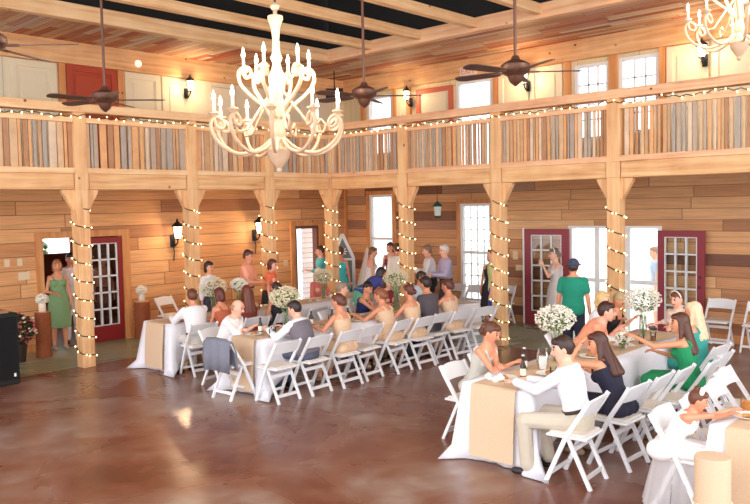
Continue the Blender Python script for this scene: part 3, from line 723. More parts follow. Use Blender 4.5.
def table(x0, x1, y0, y1, nm, seed, where):
    n = max(1, round((x1 - x0) / 2.4)); z = .735
    for k in range(n):
        a = x0 + (x1 - x0) * k / n; b = x0 + (x1 - x0) * (k + 1) / n
        o = empty('banquet_table', ((a + b) / 2, (y0 + y1) / 2, 0), 0, 'banquet table under the cloth, %s' % (where + (', near half' if k == 0 else ', far half')), 'table', 'banquet tables')
        w, d = (b - a) / 2 - .01, (y1 - y0) / 2 - .01
        MB().bb((-w, -d, z - .03), (w, d, z)).build('tabletop', M_pad, o)
        for sx in (-1, 1):
            for sy in (-1, 1): MB().tube([(sx * (w - .25), sy * (d - .1), 0), (sx * (w - .25), sy * (d - .1), z - .03)], .014, 8).build('leg', M_black, o)
    cloth(x0, x1, y0, y1, .745, 'tablecloth', 'long white tablecloth, ' + where, seed=seed)
    m = MB(); yc = (y0 + y1) / 2; w = .25; zt = .752; t = .004; rows = []
    prof = [(x1 - .05, zt), (x0 + .6, zt), (x0 - .02, zt), (x0 - .045, zt - .015), (x0 - .06, zt - .1), (x0 - .085, .35), (x0 - .1, .06)]
    P2 = []
    for i, (x, zz) in enumerate(prof): P2.append(V((x, 0, zz)))
    for i, p in enumerate(P2):
        off = V((0, 0, t)) if i < 2 else V((-t, 0, t)) if i < 4 else V((-t, 0, 0))
        rows.append([p + V((0, yc - w, 0)), p + V((0, yc + w, 0)), p + V((0, yc + w, 0)) + off, p + V((0, yc - w, 0)) + off])
    m.loft(rows); tag(m.build('table_runner', M_burlap), 'tan burlap runner, ' + where, 'table runner', 'burlap runners')
T1 = (6.4, 11.3, 8.0, 8.76); T2 = (6.45, 11.3, 10.28, 11.04); T3 = (6.12, 10.1, 3.78, 4.54); T4 = (6.12, 8.6, 1.4, 2.16)
table(*T1, 'a', 1, 'front left row with the seated tan dresses')
table(*T2, 'b', 2, 'back left row behind the first')
table(*T3, 'c', 3, 'right row by the woman in grey')
table(*T4, 'd', 4, 'bottom right corner by the small girl')

# ------------------------------------------------------------------ table things
def blob_cluster(c, r, n, size, rnd, flat=.7):
    m = MB(); c = V(c)
    for i in range(n):
        while True:
            d = V((rnd.uniform(-1, 1), rnd.uniform(-1, 1), rnd.uniform(-1, 1)))
            if .2 < d.length < 1: break
        d = d.normalized() * (d.length ** .45)
        s = size * rnd.uniform(.6, 1.3); p = c + V((d.x * r, d.y * r, d.z * r * flat))
        m.add([p + V(q) * s for q in ((1, 0, 0), (0, 1, 0), (-1, 0, 0), (0, -1, 0), (0, 0, .7), (0, 0, -.7))], [(0, 1, 4), (1, 2, 4), (2, 3, 4), (3, 0, 4), (1, 0, 5), (2, 1, 5), (3, 2, 5), (0, 3, 5)])
    return m
def bouquet(x, y, z, h, r, label, bloom=None, rv=.045, n=420, size=.014, tall=True, group='white flower centrepieces', flat=.7):
    rnd = random.Random(int(x * 100 + y * 7)); o = empty('flower_vase', (x, y, z), 0, label, 'flower arrangement', group)
    MB().lathe([(rv * .9, 0), (rv, .01), (rv, h * .62), (rv * 1.02, h * .62), (rv * .92, h * .615), (rv * .88, .02), (0.001, .015)], n=16, cap=False).build('glass_vase', M_glass, o, smooth=True)
    st = MB()
    for k in range(16):
        a = rnd.uniform(0, 2 * PI); q = rnd.uniform(.2, .8)
        st.tube([(rv * .5 * math.cos(a + 2), rv * .5 * math.sin(a + 2), .02), (rv * .6 * math.cos(a), rv * .6 * math.sin(a), h * .6), (r * q * math.cos(a), r * q * math.sin(a), h + r * .1)], .003, 4)
    s_ = st.build('stems', M_stem, o); s_['kind'] = 'stuff'
    b = blob_cluster((0, 0, h + r * .25), r, n, size, rnd, flat).build('blossoms', bloom or M_bloom, o); b['kind'] = 'stuff'
    b = blob_cluster((0, 0, h + r * .1), r * .75, n // 5, size * 1.2, rnd, flat).build('foliage', M_leaf, o); b['kind'] = 'stuff'
    return o
ZT = .757
bouquet(7.45, 4.28, ZT, .42, .22, 'large spray of baby\'s breath in a tall glass behind the man in the white shirt', n=700)
bouquet(9.5, 4.2, ZT, .42, .23, 'white flower spray in a tall glass beside the black and orange guest', n=700)
bouquet(8.2, 4.12, ZT, .13, .1, 'small white flower jar in front of the man leaning in peach', n=200)
bouquet(8.5, 4.0, ZT, .13, .09, 'small white flower jar right of its twin near the peach polo man', n=200)
bouquet(9.54, 8.42, ZT, .5, .21, 'cream flowers in a tall glass near the far end of the front left table', M_bloomc, n=600)
bouquet(7.13, 8.4, ZT, .42, .22, 'round cream flowers in tall glass above the man in the waistcoat', M_bloomc, n=700, size=.018)
bouquet(7.5, 10.65, ZT, .4, .24, 'cream flower spray in a tall glass at the near end of the back left table', M_bloomc, n=600)
bouquet(9.99, 10.65, ZT, .38, .2, 'cream flowers in a tall glass before the doorway, back left table', M_bloomc, n=600)
bouquet(8.1, 10.75, ZT, .4, .15, 'white ruffled flowers beside the man in the peach polo', M_bloom, n=300, size=.026)
def mason(x, y, z, label):
    o = empty('mason_jar', (x, y, z), 0, label, 'flower jar')
    MB().lathe([(.055, 0), (.06, .01), (.06, .12), (.045, .14), (.045, .16), (.02, .16)], n=14).build('jar', mat('milk_jar', rgb(240, 220, 200), .3), o, smooth=True)
    b = blob_cluster((0, 0, .22), .1, 160, .03, random.Random(3), .8).build('blossoms', M_bloom, o); b['kind'] = 'stuff'
def log(x, y, h, r, label):
    o = empty('log_stump', (x, y, 0), 0, label, 'log stump', 'upright log stands')
    MB().lathe([(r, 0), (r * .97, h * .3), (r * 1.02, h * .7), (r, h)], n=18).build('bark', M_log, o, smooth=True)
    MB().lathe([(r * .93, h), (r * .93, h + .006)], n=18).build('cut_end', M_logtop, o)
log(5.82, 13.3, .78, .13, 'upright log stump left of the doorway with a flower jar on it'); mason(5.82, 13.3, .79, 'white flowers in a jar on the log left of the doorway')
log(7.9, 13.6, .72, .15, 'upright log stump right of the red French door'); mason(7.9, 13.6, .73, 'white flowers in a jar on the log right of the red door')
# floral bush by the speaker
o = empty('floral_arrangement', (5.35, 13.2, 0), 0, 'dark leafy arrangement with pink and white blooms between the black cabinet and log', 'flower arrangement')
MB().lathe([(.1, 0), (.14, .3), (.12, .32)], n=12).build('pot', mat('dark_pot', rgb(50, 34, 28), .7), o)
blob_cluster((0, 0, .55), .26, 500, .03, random.Random(1), 1).build('foliage', mat('dark_leaf', rgb(60, 52, 34), .7), o)['kind'] = 'stuff'
blob_cluster((0, 0, .55), .29, 70, .03, random.Random(2), 1).build('blossoms', M_pink, o)['kind'] = 'stuff'
blob_cluster((0, 0, .55), .3, 50, .03, random.Random(5), 1).build('white_blossoms', M_bloom, o)['kind'] = 'stuff'
# black cabinet at the left edge
o = empty('speaker_cabinet', (4.56, 11.72, 0), R(3), 'tall black speaker cabinet at the left edge of the floor', 'speaker')
MB().bb((-.5, -.22, 0), (.1, .3, 1.05)).build('cabinet', M_blackbox, o, bevel=.015)
MB().bb((-.47, -.232, .08), (.07, -.22, 1.0)).build('grille', mat('black_grille', rgb(14, 13, 14), .95), o)
MB().bb((.0, -.236, .12), (.03, -.232, .17)).build('badge', M_plate, o)
MB().bb((-.45, -.15, 1.05), (.0, .15, 1.09)).build('top_panel', mat('tan_board', rgb(170, 120, 84), .7), o)

# plates, food, bottles, jars
def plate(x, y, label, food=True, g='white dinner plates'):
    o = empty('dinner_plate', (x, y, ZT), 0, label, 'plate', g)
    MB().lathe([(.07, 0), (.08, .004), (.125, .018), (.122, .022), (.078, .009), (.001, .008)], n=24, cap=False).build('dish', M_plate, o, smooth=True)
    if food:
        m = MB(); rnd = random.Random(int(x * 91 + y * 17))
        for k in range(5): m.ell((rnd.uniform(-.05, .05), rnd.uniform(-.05, .05), .022), (rnd.uniform(.02, .04), rnd.uniform(.015, .03), .015), n=8, m=5)
        m.build('food', M_food, o, smooth='all')['kind'] = 'stuff'
def bottle(x, y, label):
    o = empty('drink_bottle', (x, y, ZT), 0, label, 'bottle', 'dark drink bottles')
    MB().lathe([(.028, 0), (.031, .01), (.031, .12), (.014, .17), (.012, .225), (.014, .23), (.001, .232)], n=14).build('glass', M_bottle, o, smooth=True)
    MB().lathe([(.0318, .03), (.0318, .1)], n=14, cap=False).build('paper_label', M_labelm, o, smooth=True)
    MB().lathe([(.0145, .222), (.0145, .236), (.001, .237)], n=10).build('cap', M_plate, o)
def glass(x, y, label, jar=True):
    o = empty('drinking_glass', (x, y, ZT), 0, label, 'glass', 'clear drinking glasses')
    MB().lathe([(.03, 0), (.036, .11), (.034, .11), (.028, .006), (.001, .006)], n=14, cap=False).build('tumbler', M_glass, o, smooth=True)
    MB().lathe([(.026, .01), (.031, .07), (.001, .07)], n=12).build('tea', mat('iced_tea', rgb(170, 96, 50), .2), o)
def napkin(x, y, label):
    o = blob_cluster((x, y, ZT + .035), .07, 14, .05, random.Random(9), .35); tag(o.build('napkin', M_napkin, smooth='all'), label, 'napkin')
plate(6.42, 4.25, 'plate of food before the woman in grey'); plate(6.5, 3.98, 'plate of food before the man in the white shirt'); plate(6.85, 4.02, 'plate beside the bottles near the white shirt man')
bottle(6.56, 4.13, 'dark bottle on the right table, nearest the grey dress woman'); bottle(6.9, 4.33, 'dark bottle behind its twin by the man in the white shirt'); 
napkin(6.3, 4.3, 'crumpled white napkin on the burlap near the table end')
o = empty('water_jug', (7.05, 4.2, ZT), 0, 'clear glass jug in front of the man in the white shirt', 'jug')
MB().lathe([(.05, 0), (.065, .06), (.06, .16), (.045, .2), (.055, .23)], n=16, cap=False).build('glass_body', M_glass, o, smooth=True)
MB().lathe([(.045, .005), (.06, .06), (.056, .13), (.001, .13)], n=14).build('ice', M_napkin, o, smooth=True)
plate(7.9, 4.1, 'plate of rolls on the right table by the peach polo man'); plate(8.75, 4.1, 'plate of bread before the brunette in green'); plate(9.15, 4.25, 'plate on the right table, farthest one')
glass(8.05, 4.35, 'glass of tea by the man in peach'); glass(9.0, 4.0, 'glass of tea near the brunette in green'); glass(9.3, 3.98, 'glass of tea beyond the brunette in green')
for i, (x, y) in enumerate(((6.6, 8.45), (7.0, 8.2), (7.5, 8.5), (7.7, 8.2), (8.4, 8.2), (8.75, 8.55), (9.3, 8.22), (10.0, 8.3))):
    plate(x, y, 'plate of food on the front left table, %s' % ['before the balding man', 'before the man in the waistcoat', 'left of the dark bottles', 'before the first tan dress', 'before the second tan dress', 'before the navy dress', 'before the third tan dress', 'before the man in the dark suit'][i])
for i, (x, y) in enumerate(((6.78, 8.25), (7.35, 8.28), (8.05, 8.45), (8.5, 8.45), (9.15, 8.45))): glass(x, y, 'glass of tea on the front left table, %s' % ['nearest the table end', 'by the waistcoat man', 'between the first and second tan dresses', 'before the navy dress', 'beyond the navy dress'][i])
bottle(7.95, 8.3, 'dark bottle on the front left table beside the first tan dress'); bottle(8.2, 8.22, 'dark bottle on the front left table before the navy dress')
for i, (x, y) in enumerate(((6.85, 10.6), (7.7, 10.5), (8.6, 10.8), (9.6, 10.5))): plate(x, y, 'plate on the back left table, %s' % ['at the near end', 'before the auburn hair', 'before the coral top', 'by the floral blouse'][i])
for i, (x, y) in enumerate(((7.4, 10.85), (8.3, 10.5), (9.0, 10.6))): glass(x, y, 'red-brown drink on the back left table, %s' % ['by the near flowers', 'by the coral top', 'near the floral blouse'][i])
for i, (x, y, l) in enumerate(((6.95, 8.58, 'past the balding man'), (7.3, 8.1, 'right of the man in the waistcoat'), (8.0, 8.12, 'beside the empty chair of the tan dresses'), (8.95, 8.15, 'between second and third tan dress'), (9.6, 8.2, 'by the charcoal suit'))):
    napkin(x, y, 'crumpled white napkin on the front left table, ' + l)
for i, (x, y, l) in enumerate(((6.62, 8.1, 'at the near corner'), (7.6, 8.6, 'across from the first tan dress'), (9.5, 8.6, 'beyond the tall flowers'))): glass(x, y, 'glass of tea on the front left table, ' + l)
bottle(7.62, 8.4, 'dark bottle on the front left table behind the first tan dress'); bottle(6.75, 8.5, 'dark bottle on the front left table in front of the balding man')
for i, (x, y, l) in enumerate(((7.6, 4.35, 'left of the tall glass vase'), (8.45, 4.3, 'between the small flower jars'), (6.75, 3.9, 'at the elbow of the man in white'))): glass(x, y, 'glass of tea on the right table, ' + l)
plate(7.25, 3.98, 'plate of rolls before the woman in navy'); napkin(8.95, 4.3, 'crumpled white napkin before the blond hair on the right table')
for i, (x, y, l) in enumerate(((7.0, 10.85, 'at the near end'), (9.2, 10.85, 'by the coral top'), (10.2, 10.6, 'by the patterned blouse'))): napkin(x, y, 'crumpled white napkin on the back left table, ' + l)
plate(6.45, 1.98, 'plate of snacks in front of the small girl'); 
o = empty('snack_jar', (6.62, 2.05, ZT), 0, 'glass jar of orange snacks beside the small girl\'s hand', 'jar')
MB().lathe([(.045, 0), (.05, .1), (.045, .12)], n=14, cap=False).build('glass_jar', M_glass, o, smooth=True)
MB().lathe([(.04, .004), (.045, .085), (.001, .09)], n=12).build('snacks', mat('orange_snack', rgb(222, 140, 60), .6, noise=.3, nscale=60), o)
# burlap-covered drum
o = empty('burlap_drum', (5.68, 1.99, 0), 0, 'tan burlap-wrapped cylinder standing at the end of the corner table', 'drum')
MB().lathe([(.125, 0), (.125, .62), (.12, .64), (.001, .645)], n=28).build('drum_body', M_burlap, o, smooth=True)
m = MB(); m.tube([(.132 * math.cos(a * PI / 12), .132 * math.sin(a * PI / 12), .3) for a in range(25)], .008, 6); m.build('twine', M_bloomc, o)

# white peaked frame leaning by the corner
o = empty('peaked_frame', (12.3, 12.45, 0), R(-42), 'white peaked window frame with lattice standing in the far corner', 'frame')
pts = [(-.24, 0), (-.24, 1.3), (0, 1.84), (.24, 1.3), (.24, 0)]
fr = MB()
for a, b in zip(pts, pts[1:] + pts[:1]): fr.bar((a[0], 0, a[1] + .03), (b[0], 0, b[1] + .03), .05, .07, side=(0, 1, 0))
fr.bar((-.24, 0, 1.3), (.24, 0, 1.3), .04, .05, side=(0, 1, 0)); fr.bar((-.24, 0, .75), (.24, 0, .75), .04, .05, side=(0, 1, 0))
fr.build('frame', M_white, o)
MB().loft([[V((x * .9, -.01, z * .97 + .04)) for x, z in pts], [V((x * .9, .0, z * .97 + .04)) for x, z in pts]]).build('panel', mat('smoky_panel', rgb(120, 118, 116), .5, noise=.5, nscale=9), o)
st = MB()
for k in range(4): a = PI / 4 * k; st.bar((-.1 * math.cos(a), -.03, 1.48 - .1 * math.sin(a)), (.1 * math.cos(a), -.03, 1.48 + .1 * math.sin(a)), .015, .025, side=(0, 1, 0))
st.build('star_lattice', M_white, o)
MB().ell((0, -.04, 1.0), (.09, .03, .09)).build('rosette', M_white, o, smooth=True)

# upstairs corner things
o = empty('loudspeaker', (12.6, 12.9, 4.95), R(-45), 'small black loudspeaker hung high in the gallery corner', 'speaker')
MB().bb((-.2, -.12, 0), (.2, .12, .24)).build('cabinet', M_blackbox, o, bevel=.01); MB().tube([(0, 0, .24), (0, 0, .65)], .015, 6).build('bracket', M_black, o)
bouquet(11.0, YA + .0, 4.115, .12, .13, 'white flowers on the gallery rail beside the corner post', n=150, size=.024)
# switches / plates
def swp(name, side, u, z, w, h, label):
    m = MB(); wbox(m, side, u - w / 2, u + w / 2, 0, .012, z - h / 2, z + h / 2); o = m.build(name, M_plastic, bevel=.003)
    tag(o, label, 'wall plate', 'small plates on the walls')
swp('switch_plate', 'A', 5.5, 1.63, .09, .13, 'pale switch plate on the left wall, left one of the upper pair'); swp('switch_plate', 'A', 5.72, 1.63, .09, .13, 'pale switch plate on the left wall, right one of the upper pair')
swp('thermostat', 'A', 5.78, 1.38, .2, .14, 'pale thermostat plate below the switches left of the doorway')
swp('switch_plate', 'B', 8.9, 1.4, .12, .18, 'pale switch plate on the right wall left of the maroon door'); swp('outlet_plate', 'B', 8.8, 1.14, .18, .12, 'pale plate low on the right wall behind the empty chair'); swp('switch_plate', 'A', 11.85, 1.2, .12, .14, 'pale plate beside the small doorway')
# shrub outside left door
o = empty('garden_shrub', (7.6, 19.2, -.12), 0, 'pale green shrub outside the left doorway', 'shrub')
MB().tube([(0, 0, 0), (.05, 0, .8), (0, 0, 1.4)], .05, 7).build('stem', M_log, o)
blob_cluster((0, 0, 1.6), .95, 500, .11, random.Random(4), 1).build('foliage', M_leaf, o)['kind'] = 'stuff'

# ------------------------------------------------------------------ people
def remeshed(mb, name, mats, vox, parent=None, smooth=2, post=None):
    me = mb.mesh(name + '_t'); bm = bmesh.new(); bm.from_mesh(me); bmesh.ops.recalc_face_normals(bm, faces=bm.faces); bm.to_mesh(me); bm.free()
    o = bpy.data.objects.new(name, me); C.objects.link(o)
    rm = o.modifiers.new('r', 'REMESH'); rm.mode = 'VOXEL'; rm.voxel_size = vox; rm.adaptivity = 0
    if smooth: s = o.modifiers.new('s', 'SMOOTH'); s.factor = .5; s.iterations = smooth
    dg = bpy.context.evaluated_depsgraph_get(); dg.update()
    nm = bpy.data.meshes.new_from_object(o.evaluated_get(dg)); nm.name = name
    o.modifiers.clear(); o.data = nm; bpy.data.meshes.remove(me)
    nm.materials.clear()
    for m in mats: nm.materials.append(m)
    for p in nm.polygons: p.use_smooth = True; p.material_index = 0
    if post: post(nm)
    if parent: o.parent = parent
    return o
SK = {'fair': rgb(238, 184, 158), 'pink': rgb(244, 180, 154), 'tan': rgb(222, 152, 114), 'warm': rgb(226, 152, 118)}
def ik(a, b, l1, l2, hint):
    a = V(a); b = V(b); d = b - a; L_ = min(d.length, (l1 + l2) * .995); dn = d.normalized()
    b = a + dn * L_; x = (l1 * l1 - l2 * l2 + L_ * L_) / (2 * L_); h = math.sqrt(max(l1 * l1 - x * x, 0))
    hn = V(hint) - dn * V(hint).dot(dn); hn.normalize()
    return a + dn * x + hn * h, b
def hand(mb, w, d, n, s, side, vox):
    """wrist w, direction d, palm normal n"""
    d = d.normalized(); n = (n - d * n.dot(d)).normalized(); x = d.cross(n) * side
    rot = Matrix((x, d, n)).transposed()
    mb.ell(w + d * .045 * s, (.04 * s, .052 * s, .017 * s), rot, 10, 7)
    fr_ = .0095 * s if vox < .01 else .0105 * s
    for k, L_ in enumerate((.068, .076, .071, .056)):
        b0 = w + d * .082 * s + x * (-.028 + .0187 * k) * s; j1 = b0 + (d * .85 + n * .5) * L_ * .5 * s; j2 = j1 + (d * .45 + n * .9) * L_ * .5 * s
        mb.cap(b0 - d * .02 * s, fr_ * 1.05, j1, fr_, 6); mb.cap(j1, fr_, j2, fr_ * .85, 6)
    t0 = w + d * .025 * s - x * .028 * s; t1 = t0 + (-x * .8 + d * .6 + n * .2).normalized() * .035 * s; t2 = t1 + (-x * .2 + d * .9 + n * .4).normalized() * .03 * s
    mb.cap(t0, .012 * s, t1, .0115 * s, 6); mb.cap(t1, .0115 * s, t2, .0095 * s, 6)
TORSO_M = [(-.13, .07, .06), (-.10, .14, .10), (-.03, .168, .118), (.06, .158, .112), (.17, .148, .1), (.29, .165, .115), (.38, .185, .112), (.44, .175, .092), (.485, .11, .07), (.52, .055, .056)]
TORSO_F = [(-.13, .07, .06), (-.10, .15, .105), (-.03, .175, .122), (.06, .155, .108), (.17, .122, .09), (.29, .145, .11), (.38, .16, .1), (.435, .152, .082), (.48, .09, .06), (.52, .048, .05)]
def person(label, x, y, face, pose='sit', sex='f', s=1.0, lean=10, side=0, turn=0, nod=10, skin='warm', top=None, bottom=None, hair=None, lh=None, rh=None, near=False, z0=0, legs=None, extra=None, tuck=True, seat=.47):
    vox = .0085 if near else .0125
    inf = .012 if near else .015
    o = empty('person', (x, y, z0), R(face - 90), label, 'person')
    sk = mat('skin_' + skin, SK[skin], .5); hc = mat('hair_%d_%d_%d' % hair[1], rgb(*hair[1]), .45, noise=.25, nscale=30)
    T = TORSO_M if sex == 'm' else TORSO_F
    if pose == 'sit' and s > .8: s *= .96
    pz = (seat + .085) if pose == 'sit' else .93 * s
    Pv = V((0, -.03, pz)); ln = R(lean); sd = R(side)
    M3 = Ry(sd) @ Rx(-ln); u = M3 @ V((0, 0, 1)); fw = M3 @ V((0, 1, 0)); rt = M3 @ V((1, 0, 0))
    def rings(inf_, t0, t1, scale=1):
        rs = []
        for t, a, b in T:
            if t0 - .001 <= t <= t1 + .001:
                c = Pv + u * t * s; rs.append([c + rt * math.cos(2 * PI * k / 16) * (a * s * scale + inf_) + fw * math.sin(2 * PI * k / 16) * (b * s * scale + inf_) for k in range(16)])
        return rs
    body = MB(); body.loft(rings(0, -.2, 1))
    if sex == 'f':
        for sx in (-1, 1): body.ell(Pv + u * .32 * s + fw * .085 * s + rt * sx * .07 * s, (.055 * s, .05 * s, .055 * s), M3)
    N = Pv + u * .5 * s
    Hd = Rz(R(turn)) @ Rx(-R(nod)); Hc = N + (u * .4 + V((0, 0, .6))) * .142 * s + fw * .02 * s
    HEADS.append((label, o.location.copy(), Rz(R(face - 90)) @ Hc))
    body.cap(N - u * .04 * s, .055 * s, Hc - Hd @ V((0, .01, .06)) * s, .05 * s)
    hs = s * 1.02
    body.ell(Hc, (.074 * hs, .092 * hs, .108 * hs), Hd, 16, 12)
    body.ell(Hc + Hd @ V((0, .03, -.055)) * hs, (.054 * hs, .056 * hs, .055 * hs), Hd)
    body.ell(Hc + Hd @ V((0, .065, -.095)) * hs, (.022 * hs, .018 * hs, .016 * hs), Hd, 8, 6)
    body.cap(Hc + Hd @ V((0, .088, .005)) * hs, .009 * hs, Hc + Hd @ V((0, .108, -.026)) * hs, .0135 * hs, 8)
    body.ell(Hc + Hd @ V((0, .083, -.052)) * hs, (.024 * hs, .012 * hs, .009 * hs), Hd, 8, 6)
    for sx in (-1, 1): body.ell(Hc + Hd @ V((sx * .076, -.005, -.01)) * hs, (.01 * hs, .018 * hs, .03 * hs), Hd, 8, 6)
    # arms
    arms = []
    for sx, tg in ((-1, lh), (1, rh)):
        sh = Pv + u * .425 * s + rt * sx * (.165 if sex == 'm' else .14) * s
        if tg is None: tg = sh + V((sx * .08, .04, -.52)) * s if pose != 'sit' else V((sx * .12, .3, pz + .08))
        hint = V((sx * .5, -.5, -.6)) if V(tg).z < sh.z + .05 else V((sx * .6, .1, -.8))
        el, wr = ik(sh, tg, .275 * s, .245 * s, hint)
        ra = .05 if sex == 'm' else .042
        body.cap(sh, ra * s, el, ra * .74 * s); body.cap(el, ra * .76 * s, wr, ra * .52 * s)
        arms.append((sh, el, wr, ra)); nn = V((0, 0, -1)) if abs((wr - el).normalized().z) < .8 else V((-sx, 0, 0))
        hand(body, wr, wr - el, nn, s, sx, vox)
    # legs
    lg = []
    for i, sx in enumerate((-1, 1)):
        hip = Pv + V((sx * .085 * s, 0, -.02))
        if pose == 'sit':
            L_ = (legs or ((0, 0), (0, 0)))[i]
            kn = V((sx * (.11 + L_[0]), .40, seat + .05)); an = V((sx * (.11 + L_[0] * .8), .36 + L_[1], .085))
        else:
            L_ = (legs or ((0, 0), (0, .0)))[i]
            kn = V((sx * .09, .02 + L_[1] * .5 + .01, .49 * s)); an = V((sx * .1, -.02 + L_[1], .085))
        rl = (.082, .055, .038) if sex == 'm' else (.084, .052, .034)
        body.cap(hip, rl[0] * s, kn, rl[1] * s); body.cap(kn, rl[1] * s, kn * .62 + an * .38 + V((0, -.012, 0)), rl[1] * .95 * s); body.cap(kn * .62 + an * .38 + V((0, -.012, 0)), rl[1] * .95 * s, an, rl[2] * s)
        body.cap(an + V((0, -.03, -.045)), .032, an + V((0, .13, -.055)), .024)
        lg.append((hip, kn, an, rl))
    ey = [Hc + Hd @ V((sx * .03, .086, .012)) * hs for sx in (-1, 1)]; bw = [Hc + Hd @ V((sx * .031, .086, .037)) * hs for sx in (-1, 1)]; mo = Hc + Hd @ V((0, .098, -.052)) * hs
    Hi = Hd.inverted()
    def post(me):
        for p in me.polygons:
            c = p.center
            if (c - Hc).length > .16: continue
            if min((c - e).length for e in ey) < .0125 * hs: p.material_index = 1
            else:
                q = Hi @ (c - Hc) / hs
                if q.y > .06:
                    if abs(abs(q.x) - .031) < .016 and abs(q.z - .036) < .006: p.material_index = 2
                    elif abs(q.x) < .024 and abs(q.z + .053) < .007 and q.y > .08: p.material_index = 3
    b = remeshed(body, 'body', [sk, mat('eye_dark', rgb(50, 34, 28), .3), hc, mat('lips', rgb(200, 96, 88), .5)], vox, o, 2, post)
    # garments
    def sleeves(mb, frac, inf_):
        for sh, el, wr, ra in arms:
            if frac <= 1:
                e = sh.lerp(el, frac); mb.cap(sh, ra * s + inf_, e, (ra * (1 - .22 * frac)) * s + inf_ * 1.3)
            else:
                mb.cap(sh, ra * s + inf_, el, ra * .8 * s + inf_ * 1.1); e = el.lerp(wr, frac - 1); mb.cap(el, ra * .8 * s + inf_ * 1.1, e, ra * .62 * s + inf_)
    def skirt(mb, length, flare, inf_):
        if pose == 'sit':
            for hip, kn, an, rl in lg:
                mb.cap(hip, rl[0] * s + inf_, kn, rl[1] * s + inf_ + .01)
            a = (lg[0][0] + lg[1][0]) / 2; c = (lg[0][1] + lg[1][1]) / 2; mb.cap(a, .08, c, .062)
            if length > .5:
                for hip, kn, an, rl in lg:
                    e = kn.lerp(an, min(1, (length - .45) * 2)); mb.cap(kn, rl[1] * s + inf_ + .01, e, .07)
                mb.cap(c, .07, c.lerp((lg[0][2] + lg[1][2]) / 2, min(1, (length - .45) * 2)), .08)
            for sx in (-1, 1): mb.ell(Pv + V((sx * .1, -.02, -.03)), (.11, .12, .09))
        else:
            rr = []
            for i in range(8):
                t = i / 7; zc = pz + .1 * s - t * length * s; r_ = .15 + (flare) * t + (.03 if 0 < t else 0)
                rr.append([V((math.cos(2 * PI * k / 20) * (r_ + .012 * math.sin(k * 2.5) * t), -.02 + math.sin(2 * PI * k / 20) * (r_ * .8 + .012 * math.sin(k * 2.5) * t), zc)) for k in range(20)])
            mb.loft(rr)
    def trousers(mb, frac, inf_):
        mb.loft(rings(inf_, -.13, .07))
        for hip, kn, an, rl in lg:
            mb.cap(hip, rl[0] * s + inf_, kn, rl[1] * s + inf_ + .008)
            if frac > .5: mb.cap(kn, rl[1] * s + inf_ + .008, kn.lerp(an, (frac - .5) * 2), rl[2] * s + inf_ + .018)
    def cm(c, tagn): return mat('%s_%d_%d_%d' % (tagn, *c), rgb(*c), .85, noise=.06, nscale=18)
    if top:
        kind, col = top[0], top[1]; m = MB(); nm = {'tee': 'shirt', 'long': 'shirt', 'roll': 'shirt', 'sleeveless': 'blouse', 'dress': 'dress', 'gown': 'dress', 'strapless': 'dress', 'jacket': 'jacket'}[kind]
        if kind in ('tee', 'long', 'roll', 'jacket'):
            m.loft(rings(inf, -.1 if tuck is False or kind == 'jacket' else .0, .49)); sleeves(m, {'tee': .55, 'long': 1.97, 'roll': 1.45, 'jacket': 1.97}[kind], inf)
        else:
            m.loft(rings(inf, -.13 if kind != 'sleeveless' else -.03, .3 if kind == 'strapless' else .385))
            if kind != 'strapless':
                for sx in (-1, 1):
                    for k in range(5):
                        t = k / 5; a0 = PI * t; a1 = PI * (k + 1) / 5
                        f0 = lambda a: Pv + u * (.385 + .07 * math.sin(a)) * s + rt * sx * .085 * s + fw * math.cos(a) * .1 * s
                        m.cap(f0(a0), .017, f0(a1), .017, 6)
            m_b = [Pv + u * .32 * s + fw * .085 * s + rt * sx * .07 * s for sx in (-1, 1)]
            for q in m_b: m.ell(q, (.055 * s + inf, .05 * s + inf, .052 * s + inf), M3)
            if kind in ('dress', 'gown', 'strapless'): skirt(m, top[2] if len(top) > 2 else .5, top[3] if len(top) > 3 else .1, inf)
        if kind in ('tee', 'long', 'roll') and not tuck: m.loft(rings(inf + .006, -.1, .06))
        g = remeshed(m, nm, [cm(col, 'fabric')], vox * 1.1, o, 2)
        if kind in ('tee', 'long', 'roll', 'jacket'):
            c = MB(); c.tube([N - u * .012 * s + (rt * math.cos(2 * PI * k / 12) * .062 + fw * math.sin(2 * PI * k / 12) * .062) * s + fw * .004 for k in range(13)], .012, 6); c.build('collar', cm(col, 'fabric'), g, smooth='all')
        if extra and extra[0] == 'vest':
            m = MB(); m.loft(rings(inf + .018, -.06, .45, 1.0)); g2 = remeshed(m, 'waistcoat', [cm(extra[1], 'fabric')], vox * 1.1, o, 2)
    if bottom:
        kind, col = bottom[0], bottom[1]; m = MB()
        if kind == 'trousers': trousers(m, .97, inf)
        elif kind == 'shorts': trousers(m, .55, inf + .006)
        elif kind == 'skirt': m.loft(rings(inf, -.1, .07)); skirt(m, bottom[2] if len(bottom) > 2 else .5, .06, inf)
        remeshed(m, kind if kind != 'skirt' else 'skirt', [cm(col, 'fabric')], vox * 1.1, o, 2)
        if kind == 'trousers' or kind == 'shorts':
            b_ = MB(); 
            if tuck and top: b_.loft([[q for q in r_] for r_ in (lambda R_: [R_[-1]] + [[p + u * .03 for p in R_[-1]]])(rings(inf + .006, -.03, .06))]); b_.build('belt', mat('belt_brown', rgb(60, 40, 32), .5), o, smooth='all')
    sc_ = {'m': (44, 34, 32), 'f': (200, 170, 140)}[sex]
    for hip, kn, an, rl in lg:
        m = MB(); m.cap(an + V((0, -.035, -.045)), .037, an + V((0, .13, -.053)), .031); 
        q = MB(); q.v = [V((p.x, p.y, max(p.z, .002))) for p in m.v]; q.f = m.f
        q.build('shoe', mat('shoe_' + sex, rgb(*sc_), .5), o, smooth='all')
    # hair
    hk = hair[0]; h = MB(); hp = lambda a, b, c: Hc + Hd @ V((a, b, c)) * hs
    HR = (.082 * hs, .092 * hs, .105 * hs)
